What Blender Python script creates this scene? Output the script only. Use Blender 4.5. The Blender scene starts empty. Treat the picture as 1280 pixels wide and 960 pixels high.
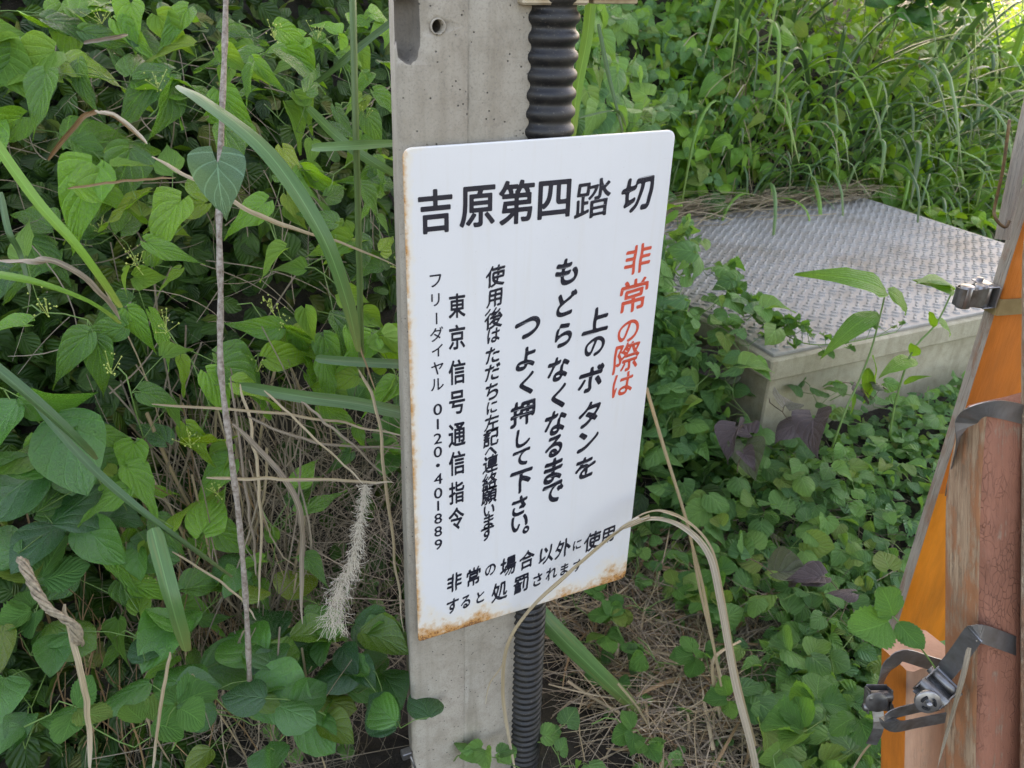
import bpy, math, random
import numpy as np
from mathutils import Vector, Matrix, noise as mnoise

random.seed(7); rng = np.random.default_rng(7)
scn = bpy.context.scene
COL = scn.collection

# ------------------------------------------------------------------ camera, sky, sun
F_PX = 1050.9
CAM = np.array([-0.246, -0.745, 1.032])
RW = np.array([[0.904, -0.174, 0.391], [-0.427, -0.424, 0.799], [0.027, -0.889, -0.458]])
_a = np.array([0.35419936, -0.06820863, 0.15308376]); _b = np.array([-0.02094685, 0.69713948, 0.35908635])
_t = np.array([-0.13036411, -0.28071103, 1.0])
_x = _a/np.linalg.norm(_a); _d = _b - _x*(_x@_b); _d /= np.linalg.norm(_d)
RW = np.array([_x, np.cross(_x, _d), -_d])
CAM = np.array([0, 0, 0.87]) - RW@(_t*0.3/np.linalg.norm(_a))
cam_data = bpy.data.cameras.new('camera'); cam = bpy.data.objects.new('camera', cam_data); COL.objects.link(cam)
M = Matrix.Identity(4)
for i in range(3):
    M[i][0] = RW[i, 0]; M[i][1] = -RW[i, 1]; M[i][2] = -RW[i, 2]; M[i][3] = CAM[i]
cam.matrix_world = M
cam_data.sensor_width = 36; cam_data.lens = F_PX/1280*36
cam_data.clip_start = 0.02; cam_data.clip_end = 500
cam_data.dof.use_dof = True; cam_data.dof.focus_distance = 0.98; cam_data.dof.aperture_fstop = 14.0
scn.camera = cam

SUN_DIR = Vector((0.42, 0.60, 0.68)).normalized()        # towards the sun
world = bpy.data.worlds.new('World'); scn.world = world; world.use_nodes = True
wn = world.node_tree; bg = wn.nodes['Background']
sky = wn.nodes.new('ShaderNodeTexSky'); sky.sky_type = 'NISHITA'; sky.sun_disc = False
sky.sun_elevation = math.asin(SUN_DIR.z); sky.sun_rotation = math.atan2(SUN_DIR.x, SUN_DIR.y)
sky.air_density = 1.0; sky.dust_density = 2.5; sky.ozone_density = 1.0
wn.links.new(sky.outputs[0], bg.inputs[0]); bg.inputs[1].default_value = 0.15
sl = bpy.data.lights.new('sun', 'SUN'); sl.energy = 5.0; sl.angle = math.radians(0.5); sl.color = (1, 0.95, 0.86)
so = bpy.data.objects.new('sun', sl); COL.objects.link(so)
so.rotation_euler = (-SUN_DIR).to_track_quat('-Z', 'Y').to_euler()
scn.view_settings.view_transform = 'Standard'; scn.view_settings.look = 'None'
scn.view_settings.gamma = 1; scn.view_settings.use_curve_mapping = False
scn.view_settings.exposure = 2.58
scn.view_settings.use_white_balance = True; scn.view_settings.white_balance_temperature = 8700; scn.view_settings.white_balance_tint = 18
scn.cycles.max_bounces = 6; scn.cycles.transparent_max_bounces = 12

# ------------------------------------------------------------------ projection helpers (photo pixel of 1280x960 -> point in the place)
def ray(px, py): return RW@np.array([(px-640)/F_PX, (py-480)/F_PX, 1.0])
def atY(px, py, Y): r = ray(px, py); return Vector(CAM+(Y-CAM[1])/r[1]*r)
def atZ(px, py, Z): r = ray(px, py); return Vector(CAM+(Z-CAM[2])/r[2]*r)
def atD(px, py, d): return Vector(CAM+ray(px, py)*d)
CR, CD, CF = (Vector(RW[:, k]) for k in range(3))     # camera right, down, forward as world vectors

# ------------------------------------------------------------------ terrain
def _interp(x, xs, ys): return np.interp(x, xs, ys)
def ground_h(x, y):
    x = np.asarray(x, float); y = np.asarray(y, float)
    y0 = _interp(x, [-4, -.3, 0, .35, .62, .84, .93, 1.25, 2.2, 3.2, 5, 9], [.34, .30, .30, .40, .48, .56, 1.36, 1.38, 1.36, 1.62, 2.3, 3.4])
    s = _interp(x, [-1, .2, .8, 1.3, 2.4, 3.6, 6, 12], [1.7, 1.6, 1.4, 1.15, .9, .5, .34, .3])
    top = _interp(x, [-2, 1, 3, 6], [1.5, 1.45, 1.25, 1.1])
    r = np.maximum(0, y-y0)*s
    h = top*(1-np.exp(-r/top*1.25))
    base = -0.085 + 0.012*np.sin(9*x+3*y)*np.cos(7*y-2*x)+0.02*np.sin(2.3*x+1.1)*np.sin(2.9*y)
    base = base + np.clip((x-.45)*.34, 0, .19) * np.clip((y+.25)*1.7, 0, 1)
    lump = 0.03*np.sin(5.1*x+1.7)*np.sin(4.3*y+.6)+0.02*np.sin(11*x+2)*np.sin(9*y)
    return base + h + lump*np.clip(h*3, 0, 1)
def ground_n(x, y):
    e = .02
    n = Vector((float(ground_h(x-e, y)-ground_h(x+e, y)), float(ground_h(x, y-e)-ground_h(x, y+e)), 2*e))
    return n.normalized()
def hit(px, py, off=0.0):
    """point where the sight line through a photo pixel meets the surface `off` metres above the soil"""
    r = ray(px, py); t = .35
    T = np.arange(.3, 14, .012); P = CAM[None]+T[:, None]*r[None]
    g = ground_h(P[:, 0], P[:, 1])
    e = .02
    nz = 1/np.sqrt(1+((ground_h(P[:, 0], P[:, 1]+e)-g)/e)**2)
    ok = P[:, 2] < g+off/np.maximum(nz, .3)
    k = int(np.argmax(ok)) if ok.any() else len(T)-1
    return Vector(P[k])

# ------------------------------------------------------------------ object helpers
def tag(o, label=None, cat=None, group=None, kind=None):
    if label: o['label'] = label
    if cat: o['category'] = cat
    if group: o['group'] = group
    if kind: o['kind'] = kind
    return o
def empty(name, loc, label, cat, group=None):
    o = bpy.data.objects.new(name, None); COL.objects.link(o); o.location = loc
    o.empty_display_size = .02
    return tag(o, label, cat, group)
def link(name, me, parent=None, matrix=None):
    o = bpy.data.objects.new(name, me); COL.objects.link(o)
    mw = matrix if matrix is not None else Matrix.Identity(4)
    if parent is not None:
        o.parent = parent
        q = parent; loc = Matrix.Identity(4)
        while q is not None: loc = q.matrix_basis @ loc; q = q.parent
        o.matrix_basis = loc.inverted() @ mw
    else:
        o.matrix_basis = mw
    return o
def mesh(name, V, Fc, mats, smooth=True, uv=None, tint=None, fmat=None):
    me = bpy.data.meshes.new(name)
    me.from_pydata([tuple(v) for v in V], [], [tuple(f) for f in Fc])
    for m in (mats if isinstance(mats, (list, tuple)) else [mats]): me.materials.append(m)
    if uv is not None:
        l = me.uv_layers.new(name='UVMap'); idx = np.empty(len(me.loops), np.int32)
        me.loops.foreach_get('vertex_index', idx); l.data.foreach_set('uv', np.asarray(uv, np.float32)[idx].ravel())
    if tint is not None:
        at = me.attributes.new('tint', 'FLOAT', 'POINT'); at.data.foreach_set('value', np.asarray(tint, np.float32))
    if fmat is not None: me.polygons.foreach_set('material_index', np.asarray(fmat, np.int32))
    me.polygons.foreach_set('use_smooth', [bool(smooth)]*len(me.polygons))
    me.update(); return me
class MB:
    def __init__(s): s.V = []; s.F = []; s.U = []; s.m = []
    def add(s, V, Fc, U=None, m=0):
        b = len(s.V); s.V += [tuple(v) for v in V]; s.F += [tuple(b+i for i in f) for f in Fc]
        s.U += list(U) if U is not None else [(0, 0)]*len(V); s.m += [m]*len(Fc)
    def box(s, c, sx, sy, sz, ax=None, m=0, bev=0.0):
        ax = ax or (Vector((1, 0, 0)), Vector((0, 1, 0)), Vector((0, 0, 1))); c = Vector(c)
        if bev <= 0:
            V = [c+ax[0]*sx*i/2+ax[1]*sy*j/2+ax[2]*sz*k/2 for i in (-1, 1) for j in (-1, 1) for k in (-1, 1)]
            s.add(V, [(0, 1, 3, 2), (4, 6, 7, 5), (0, 4, 5, 1), (2, 3, 7, 6), (0, 2, 6, 4), (1, 5, 7, 3)], m=m); return
        # chamfered box: octagonal plan rings
        rings = []
        for k, ins in ((-1, bev), (-1+2*bev/sz, 0), (1-2*bev/sz, 0), (1, bev)):
            hx, hy = sx/2-ins, sy/2-ins; b = bev if ins == 0 else bev*.6
            pl = [(hx, -hy+b), (hx, hy-b), (hx-b, hy), (-hx+b, hy), (-hx, hy-b), (-hx, -hy+b), (-hx+b, -hy), (hx-b, -hy)]
            rings.append([c+ax[0]*p[0]+ax[1]*p[1]+ax[2]*sz/2*k for p in pl])
        s.rings(rings, m=m)
    def rings(s, rings, close=True, caps=True, m=0, uv=None):
        n = len(rings[0]); V = [p for r in rings for p in r]; Fc = []
        for i in range(len(rings)-1):
            for j in range(n if close else n-1):
                Fc.append((i*n+j, i*n+(j+1) % n, (i+1)*n+(j+1) % n, (i+1)*n+j))
        if caps and close:
            Fc.append(tuple(range(n-1, -1, -1))); Fc.append(tuple((len(rings)-1)*n+j for j in range(n)))
        s.add(V, Fc, uv, m)
    def tube(s, pts, rad, n=6, m=0, caps=True):
        pts = [Vector(p) for p in pts]; R = []
        if not hasattr(rad, '__len__'): rad = [rad]*len(pts)
        up = None
        for i, p in enumerate(pts):
            d = (pts[min(i+1, len(pts)-1)]-pts[max(i-1, 0)]).normalized()
            if up is None: up = d.orthogonal().normalized()
            up = (up-d*up.dot(d)).normalized(); sd = d.cross(up)
            R.append([p+(up*math.cos(2*math.pi*k/n)+sd*math.sin(2*math.pi*k/n))*rad[i] for k in range(n)])
        s.rings(R, caps=caps, m=m, uv=[(k/n, i/len(R)) for i in range(len(R)) for k in range(n)])
    def ribbon(s, pts, wv, w, th, m=0):
        """flat metal strap: pts centre line, wv width direction"""
        pts = [Vector(p) for p in pts]; R = []
        for i, p in enumerate(pts):
            d = (pts[min(i+1, len(pts)-1)]-pts[max(i-1, 0)]).normalized()
            wq = wv if isinstance(wv, Vector) else wv[0].lerp(wv[1], i/(len(pts)-1)); x = (wq-d*wq.dot(d)).normalized(); z = d.cross(x)
            R.append([p+x*w/2+z*th/2, p-x*w/2+z*th/2, p-x*w/2-z*th/2, p+x*w/2-z*th/2])
        s.rings(R, m=m)
    def build(s, name, mat, parent=None, smooth=False, origin=None):
        V = s.V
        o = None
        mw = Matrix.Translation(origin) if origin is not None else None
        if origin is not None: V = [tuple(Vector(v)-Vector(origin)) for v in V]
        me = mesh(name, V, s.F, mat, smooth, uv=s.U, fmat=s.m)
        return link(name, me, parent, mw)
def smooth_path(P, n):
    P = [Vector(p) for p in P]; out = []; m = len(P)-1
    for i in range(n):
        t = i/(n-1)*m; k = min(int(t), m-1); u = t-k
        a, b, c, d = P[max(k-1, 0)], P[k], P[k+1], P[min(k+2, m)]
        out.append(.5*((2*b)+(c-a)*u+(2*a-5*b+4*c-d)*u*u+(3*b-a-3*c+d)*u**3))
    return out

# ------------------------------------------------------------------ materials
def newmat(name):
    m = bpy.data.materials.new(name); m.use_nodes = True; nt = m.node_tree
    return m, nt, nt.nodes, nt.links, nt.nodes['Principled BSDF']
def node(nt, t, **kw):
    n = nt.nodes.new(t)
    for k, v in kw.items():
        if k in n.inputs: n.inputs[k].default_value = v
        else: setattr(n, k, v)
    return n
def math_n(nt, op, a, b=None, c=None, clamp=False):
    n = nt.nodes.new('ShaderNodeMath'); n.operation = op; n.use_clamp = clamp
    for i, v in enumerate((a, b, c)):
        if v is None: continue
        if hasattr(v, 'is_linked') or hasattr(v, 'links'): nt.links.new(v, n.inputs[i])
        else: n.inputs[i].default_value = v
    return n.outputs[0]
def mixc(nt, f, a, b, mode='MIX'):
    n = nt.nodes.new('ShaderNodeMix'); n.data_type = 'RGBA'; n.blend_type = mode
    for i, v in ((0, f), (6, a), (7, b)):
        if hasattr(v, 'links'): nt.links.new(v, n.inputs[i])
        else: n.inputs[i].default_value = (v if i == 0 else (*v[:3], 1))
    return n.outputs[2]
def ramp(nt, f, stops):
    n = nt.nodes.new('ShaderNodeValToRGB'); el = n.color_ramp.elements
    while len(el) < len(stops): el.new(.5)
    for e, (p, c) in zip(el, stops): e.position = p; e.color = (*c[:3], 1) if hasattr(c, '__len__') else (c, c, c, 1)
    nt.links.new(f, n.inputs[0]); return n.outputs[0]
def noise_n(nt, scale, detail=4, rough=.55, vec=None, dist=0):
    n = nt.nodes.new('ShaderNodeTexNoise'); n.inputs['Scale'].default_value = scale; n.inputs['Detail'].default_value = detail
    n.inputs['Roughness'].default_value = rough; n.inputs['Distortion'].default_value = dist
    if vec is not None: nt.links.new(vec, n.inputs['Vector'])
    return n.outputs[0]
def objco(nt, scale=(1, 1, 1)):
    t = nt.nodes.new('ShaderNodeTexCoord'); mp = nt.nodes.new('ShaderNodeMapping'); mp.inputs['Scale'].default_value = scale
    nt.links.new(t.outputs['Object'], mp.inputs[0]); return mp.outputs[0]
def bump(nt, h, strength, dist=.002, normal=None):
    n = nt.nodes.new('ShaderNodeBump'); n.inputs['Strength'].default_value = strength; n.inputs['Distance'].default_value = dist
    nt.links.new(h, n.inputs['Height'])
    if normal is not None: nt.links.new(normal, n.inputs['Normal'])
    return n.outputs[0]

def leaf_mat(name, c_dark, c_light, c_old, rough=.42, nv=7, vein=.35, trans=.32, spec=.45, holes=0.0, oldshare=.07, palm=False, vb=.0024):
    m, nt, N, L, bs = newmat(name)
    uv = N.new('ShaderNodeUVMap'); uv.uv_map = 'UVMap'; sp = N.new('ShaderNodeSeparateXYZ'); L.new(uv.outputs[0], sp.inputs[0])
    U, Vv = sp.outputs[0], sp.outputs[1]
    oi = N.new('ShaderNodeObjectInfo'); at = N.new('ShaderNodeAttribute'); at.attribute_name = 'tint'
    rnd = math_n(nt, 'FRACT', math_n(nt, 'ADD', oi.outputs['Random'], at.outputs['Fac']))
    tc = N.new('ShaderNodeTexCoord')
    off = N.new('ShaderNodeVectorMath'); off.operation = 'ADD'; L.new(tc.outputs['Object'], off.inputs[0])
    cmb = N.new('ShaderNodeCombineXYZ'); L.new(math_n(nt, 'MULTIPLY', rnd, 37.0), cmb.inputs[2]); L.new(cmb.outputs[0], off.inputs[1])
    au = math_n(nt, 'ABSOLUTE', math_n(nt, 'SUBTRACT', U, .5))
    mid = math_n(nt, 'SUBTRACT', 1.0, math_n(nt, 'MULTIPLY', au, 45.0), clamp=True)
    if palm:   # veins that run with the leaf
        sv = math_n(nt, 'SINE', math_n(nt, 'MULTIPLY', au, nv*12.0))
    else:
        ph = math_n(nt, 'SUBTRACT', math_n(nt, 'MULTIPLY', Vv, nv*6.283), math_n(nt, 'MULTIPLY', math_n(nt, 'POWER', au, .75), nv*6.0))
        sv = math_n(nt, 'SINE', ph)
    side = math_n(nt, 'MULTIPLY', math_n(nt, 'SUBTRACT', sv, .86), 7.0, clamp=True)
    side.node.use_clamp = True
    veins = math_n(nt, 'MAXIMUM', mid, math_n(nt, 'MULTIPLY', side, .55))
    n1 = noise_n(nt, 38, 5, .6, off.outputs[0]); n2 = noise_n(nt, 260, 3, .6, off.outputs[0])
    base = ramp(nt, rnd, [(0, c_dark), (.45, [(a+b)/2 for a, b in zip(c_dark, c_light)]), (1-oldshare-.12, c_light), (1-oldshare*.3, c_old)])
    base = mixc(nt, ramp(nt, n1, [(.35, 0), (.7, .55)]), base, [x*.62 for x in c_dark])
    base = mixc(nt, ramp(nt, n2, [(.62, 0), (.75, .25)]), base, c_old)
    vc = [min(1, x*1.9+.03) for x in c_light]
    base = mixc(nt, math_n(nt, 'MULTIPLY', veins, vein*1.55), base, vc)
    # blotches of decay, only in some places
    n3 = noise_n(nt, 75, 2, .5, off.outputs[0])
    base = mixc(nt, ramp(nt, n3, [(.73, 0), (.78, .8)]), base, (.12, .075, .03))
    gm = N.new('ShaderNodeNewGeometry')
    back = mixc(nt, .45, base, [x*1.3+.035 for x in c_light])
    col = mixc(nt, gm.outputs['Backfacing'], base, back)
    L.new(col, bs.inputs['Base Color'])
    rr = ramp(nt, n1, [(.3, rough-.1), (.75, rough+.14)])
    rr2 = mixc(nt, gm.outputs['Backfacing'], rr, (.7, .7, .7))
    L.new(rr2, bs.inputs['Roughness']); bs.inputs['Specular IOR Level'].default_value = spec
    h = math_n(nt, 'ADD', math_n(nt, 'ADD', math_n(nt, 'MULTIPLY', veins, -1.0), math_n(nt, 'MULTIPLY', n1, 2.0)), math_n(nt, 'MULTIPLY', sv, -.35))
    L.new(bump(nt, h, .7, vb), bs.inputs['Normal'])
    tr = N.new('ShaderNodeBsdfTranslucent'); tcol = mixc(nt, .6, base, [min(1, c_light[0]*2.1+.02), min(1, c_light[1]*1.9), c_light[2]*.7])
    L.new(tcol, tr.inputs[0])
    mx = N.new('ShaderNodeMixShader'); mx.inputs[0].default_value = trans
    L.new(bs.outputs[0], mx.inputs[1]); L.new(tr.outputs[0], mx.inputs[2])
    out = N['Material Output']; last = mx.outputs[0]
    if holes > 0:
        n4 = noise_n(nt, 95, 2, .5, off.outputs[0], .3)
        hm = math_n(nt, 'GREATER_THAN', n4, .70-holes*.1)
        use = math_n(nt, 'LESS_THAN', rnd, .4)
        hf = math_n(nt, 'MULTIPLY', hm, use)
        tp = N.new('ShaderNodeBsdfTransparent'); m2 = N.new('ShaderNodeMixShader')
        L.new(hf, m2.inputs[0]); L.new(last, m2.inputs[1]); L.new(tp.outputs[0], m2.inputs[2]); last = m2.outputs[0]
    L.new(last, out.inputs[0]); return m

OLD = (.20, .17, .03)
LM = {
 'pointed': leaf_mat('pointed_leaf', (0.018, 0.085, 0.028), (0.162, 0.397, 0.037), (.24, .32, .02), .27, 5, .24, holes=.6, spec=.6, vb=.0019),
 'glossy': leaf_mat('glossy_leaf', (0.017, 0.079, 0.030), (0.076, 0.254, 0.040), (.15, .20, .015), .25, 4, .11, spec=.7, vb=.0010),
 'heart': leaf_mat('heart_leaf', (0.054, 0.171, 0.061), (0.168, 0.365, 0.085), (.19, .25, .04), .44, 4, .28, holes=.3),
 'bramble': leaf_mat('bramble_leaf', (0.039, 0.154, 0.034), (0.111, 0.293, 0.043), (.17, .22, .03), .50, 7, .30),
 'round': leaf_mat('round_leaf', (0.042, 0.147, 0.050), (0.156, 0.345, 0.077), (.20, .26, .05), .40, 5, .28, holes=.4),
 'lance': leaf_mat('lance_leaf', (0.069, 0.214, 0.028), (0.202, 0.418, 0.036), (.22, .26, .04), .46, 5, .2, palm=True),
 'purple': leaf_mat('purple_leaf', (.050, .038, .040), (.105, .078, .080), (.09, .13, .05), .42, 5, .3, trans=.12),
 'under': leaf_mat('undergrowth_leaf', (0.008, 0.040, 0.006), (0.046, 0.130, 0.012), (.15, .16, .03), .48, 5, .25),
 'bright': leaf_mat('young_leaf', (.085, .23, .03), (.17, .34, .05), (.25, .33, .05), .38, 5, .25, trans=.35),
}
def blade_mat(name, c1, c2, ctip, rough=.42, trans=.2, stripes=14, fib=.35):
    m, nt, N, L, bs = newmat(name)
    uv = N.new('ShaderNodeUVMap'); uv.uv_map = 'UVMap'; sp = N.new('ShaderNodeSeparateXYZ'); L.new(uv.outputs[0], sp.inputs[0])
    oi = N.new('ShaderNodeObjectInfo'); at = N.new('ShaderNodeAttribute'); at.attribute_name = 'tint'
    rnd = math_n(nt, 'FRACT', math_n(nt, 'ADD', oi.outputs['Random'], at.outputs['Fac']))
    cmb = N.new('ShaderNodeCombineXYZ'); L.new(math_n(nt, 'MULTIPLY', sp.outputs[0], stripes*1.0), cmb.inputs[0])
    L.new(math_n(nt, 'MULTIPLY', sp.outputs[1], 1.6), cmb.inputs[1]); L.new(math_n(nt, 'MULTIPLY', rnd, 50.0), cmb.inputs[2])
    n1 = noise_n(nt, 2.2, 4, .6, cmb.outputs[0])
    base = ramp(nt, rnd, [(0, c1), (1, c2)])
    base = mixc(nt, ramp(nt, n1, [(.35, 0), (.72, fib)]), base, [x*.45 for x in c1])
    n5 = noise_n(nt, 1.1, 3, .6, cmb.outputs[0])
    base = mixc(nt, ramp(nt, n5, [(.58, 0), (.72, .5)]), base, ctip)
    base = mixc(nt, ramp(nt, sp.outputs[1], [(.72, 0), (1, .75)]), base, ctip)
    au = math_n(nt, 'ABSOLUTE', math_n(nt, 'SUBTRACT', sp.outputs[0], .5))
    mid = math_n(nt, 'SUBTRACT', 1.0, math_n(nt, 'MULTIPLY', au, 22.0), clamp=True)
    base = mixc(nt, math_n(nt, 'MULTIPLY', mid, .4), base, [min(1, x*1.6+.04) for x in c2])
    L.new(base, bs.inputs['Base Color']); bs.inputs['Roughness'].default_value = rough
    L.new(bump(nt, n1, .5, .0012), bs.inputs['Normal'])
    tr = N.new('ShaderNodeBsdfTranslucent'); L.new(base, tr.inputs[0]); mx = N.new('ShaderNodeMixShader'); mx.inputs[0].default_value = trans
    L.new(bs.outputs[0], mx.inputs[1]); L.new(tr.outputs[0], mx.inputs[2]); L.new(mx.outputs[0], N['Material Output'].inputs[0])
    return m
BM = {
 'green': blade_mat('green_blade', (.075, .175, .050), (.130, .265, .075), (.18, .21, .06), stripes=7, fib=.5),
 'lime': blade_mat('lime_blade', (.12, .28, .04), (.17, .36, .05), (.26, .30, .07), trans=.3),
 'dark': blade_mat('dark_blade', (.045, .115, .038), (.085, .175, .055), (.13, .14, .05), stripes=7, fib=.5),
 'dry': blade_mat('dry_blade', (.36, .27, .15), (.50, .40, .25), (.58, .50, .38), .6, .12, 5, .85),
 'grey': blade_mat('grey_dry_blade', (.17, .13, .085), (.36, .29, .20), (.42, .36, .27), .65, .08, 5, .85),
 'rust': blade_mat('rusty_dry_blade', (.22, .13, .06), (.33, .21, .10), (.40, .30, .16), .6, .1, 5, .7),
 'white': blade_mat('bleached_blade', (.46, .38, .27), (.60, .52, .40), (.62, .56, .46), .65, .12, 5, .95),
}
def simple_mat(name, c, rough=.5, metal=0, nscale=60, c2=None, bs_strength=.2, dist=.001):
    m, nt, N, L, bs = newmat(name); v = objco(nt)
    n1 = noise_n(nt, nscale, 5, .6, v)
    L.new(mixc(nt, ramp(nt, n1, [(.35, 0), (.7, 1)]), c, c2 or [x*.6 for x in c]), bs.inputs['Base Color'])
    bs.inputs['Roughness'].default_value = rough; bs.inputs['Metallic'].default_value = metal
    L.new(bump(nt, n1, bs_strength, dist), bs.inputs['Normal']); return m
M_stem_green = simple_mat('green_stem', (.12, .22, .05), .5, 0, 90, (.08, .16, .03))
M_stem_brown = simple_mat('brown_stem', (.15, .10, .055), .7, 0, 90, (.08, .05, .03))
M_steel = simple_mat('strap_steel', (.33, .33, .335), .36, .8, 50, (.22, .205, .185), .15)
M_steel_dark = simple_mat('dark_steel', (.24, .24, .24), .40, .8, 70, (.12, .105, .09), .25)
M_brass = simple_mat('stained_steel', (.42, .33, .17), .42, .6, 30, (.26, .19, .09), .2)
M_soilm, nt, N, L, bs = newmat('soil')
v = objco(nt); n1 = noise_n(nt, 9, 8, .65, v); n2 = noise_n(nt, 60, 6, .7, v)
L.new(mixc(nt, ramp(nt, n2, [(.35, 0), (.7, 1)]), mixc(nt, ramp(nt, n1, [(.4, 0), (.62, 1)]), (.035, .026, .018), (.05, .045, .022)), (.018, .014, .010)), bs.inputs['Base Color'])
bs.inputs['Roughness'].default_value = .95; L.new(bump(nt, n2, 1, .012), bs.inputs['Normal'])

def concrete_mat(name, c1, c2, stain, zdark=None, pores=True):
    m, nt, N, L, bs = newmat(name); v = objco(nt)
    big = noise_n(nt, 6, 6, .6, v); fine = noise_n(nt, 420, 4, .7, v); med = noise_n(nt, 45, 5, .65, v)
    vs = objco(nt, (28, 28, 2.2)); streak = noise_n(nt, 1.5, 4, .6, vs)
    b = mixc(nt, ramp(nt, big, [(.35, 0), (.65, 1)]), c1, c2)
    b = mixc(nt, ramp(nt, med, [(.45, 0), (.75, .5)]), b, stain)
    b = mixc(nt, ramp(nt, streak, [(.52, 0), (.72, .45)]), b, stain)
    b = mixc(nt, ramp(nt, fine, [(.3, .5), (.5, 0)]), b, [x*.35 for x in c1])
    h = math_n(nt, 'MULTIPLY', fine, .5)
    if pores:
        vo = N.new('ShaderNodeTexVoronoi'); vo.inputs['Scale'].default_value = 150; L.new(v, vo.inputs['Vector'])
        rr = ramp(nt, vo.outputs['Distance'], [(.10, 1), (.17, 0)])
        sel = math_n(nt, 'GREATER_THAN', noise_n(nt, 70, 1, .5, v), .52)
        pr = math_n(nt, 'MULTIPLY', rr, sel)
        b = mixc(nt, math_n(nt, 'MULTIPLY', pr, .85), b, (.03, .028, .024))
        h = math_n(nt, 'SUBTRACT', h, math_n(nt, 'MULTIPLY', pr, 1.5))
    L.new(b, bs.inputs['Base Color']); bs.inputs['Roughness'].default_value = .88
    L.new(bump(nt, h, .6, .0012), bs.inputs['Normal']); return m
M_pole = concrete_mat('pole_concrete', (.41, .37, .305), (.32, .28, .22), (.185, .15, .105))
M_box = concrete_mat('box_concrete', (.43, .385, .28), (.34, .30, .21), (.20, .165, .10), pores=False)

def wood_mat(name, c1, c2, paint=None, paint_amt=.5, crack=None, grain=1.0):
    """bare or painted timber; the grain runs along the object's own z axis"""
    m, nt, N, L, bs = newmat(name)
    vs = objco(nt, (90, 90, 7)); g = noise_n(nt, 1.6, 7, .7, vs, .6); v = objco(nt, (1, 1, .45)); b1 = noise_n(nt, 22, 6, .65, v)
    vs2 = objco(nt, (260, 260, 16)); g2 = noise_n(nt, 1.5, 4, .7, vs2, .3)
    base = mixc(nt, ramp(nt, g, [(.38, 0), (.62, 1)]), c1, c2)
    base = mixc(nt, ramp(nt, g2, [(.32, .7), (.48, 0)]), base, [x*.25 for x in c1])
    h = math_n(nt, 'ADD', math_n(nt, 'MULTIPLY', g, 1.0*grain), math_n(nt, 'MULTIPLY', g2, .5*grain))
    if paint:
        pm = ramp(nt, math_n(nt, 'ADD', math_n(nt, 'MULTIPLY', b1, .75), math_n(nt, 'MULTIPLY', g, .25)), [(1-paint_amt-.035, 0), (1-paint_amt+.035, 1)])
        pn = noise_n(nt, 30, 5, .6, objco(nt, (1, 1, .3)))
        pc = mixc(nt, ramp(nt, pn, [(.35, 0), (.7, 1)]), paint, [x*.68 for x in paint])
        base = mixc(nt, pm, base, pc); h = math_n(nt, 'ADD', math_n(nt, 'MULTIPLY', h, .5), math_n(nt, 'MULTIPLY', pm, .25))
    if crack:
        vo = N.new('ShaderNodeTexVoronoi'); vo.feature = 'DISTANCE_TO_EDGE'; vo.inputs['Scale'].default_value = 190
        nv_ = N.new('ShaderNodeTexNoise'); nv_.inputs['Scale'].default_value = 60; v2 = objco(nt, (1, 1, .45)); L.new(v2, nv_.inputs['Vector'])
        ad = N.new('ShaderNodeVectorMath'); ad.operation = 'MULTIPLY_ADD'; L.new(nv_.outputs['Color'], ad.inputs[0]); ad.inputs[1].default_value = (.016, .016, .016); L.new(v2, ad.inputs[2])
        L.new(ad.outputs[0], vo.inputs['Vector'])
        cr = ramp(nt, vo.outputs['Distance'], [(.01, 1), (.05, 0)]); sel = ramp(nt, b1, [(.42, 0), (.55, 1)])
        cm = math_n(nt, 'MULTIPLY', cr, sel)
        base = mixc(nt, math_n(nt, 'MULTIPLY', cm, crack), base, (.06, .03, .02)); h = math_n(nt, 'SUBTRACT', h, math_n(nt, 'MULTIPLY', cm, .5))
    L.new(base, bs.inputs['Base Color']); bs.inputs['Roughness'].default_value = .72
    L.new(bump(nt, h, .8, .0025), bs.inputs['Normal']); return m
M_wood_worn = wood_mat('worn_wood', (.46, .315, .20), (.27, .155, .09), (.44, .185, .085), .50)
M_wood_red = wood_mat('cracked_red_paint', (.33, .25, .18), (.25, .18, .12), (.33, .130, .078), .61, .22)
M_wood_grey = wood_mat('grey_bare_wood', (.33, .29, .23), (.21, .175, .135), None, .5, grain=1.6)
M_wood_rough = wood_mat('rough_weathered_wood', (.42, .33, .23), (.24, .17, .115), (.40, .22, .13), .50, None, grain=3.0)
M_wood_edge = wood_mat('board_edge_wood', (.36, .32, .26), (.27, .23, .18), (.33, .20, .13), .46)
M_orange = wood_mat('orange_paint', (.42, .17, .05), (.34, .13, .04), (.66, .185, .018), .63)
M_orange_lit = wood_mat('lit_orange_paint', (.60, .24, .05), (.52, .18, .03), (.82, .27, .015), .66)  # same orange paint with brighter light put into its colour
M_pink = wood_mat('faded_pink_paint', (.55, .37, .26), (.45, .27, .18), (.60, .34, .22), .6)

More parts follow.
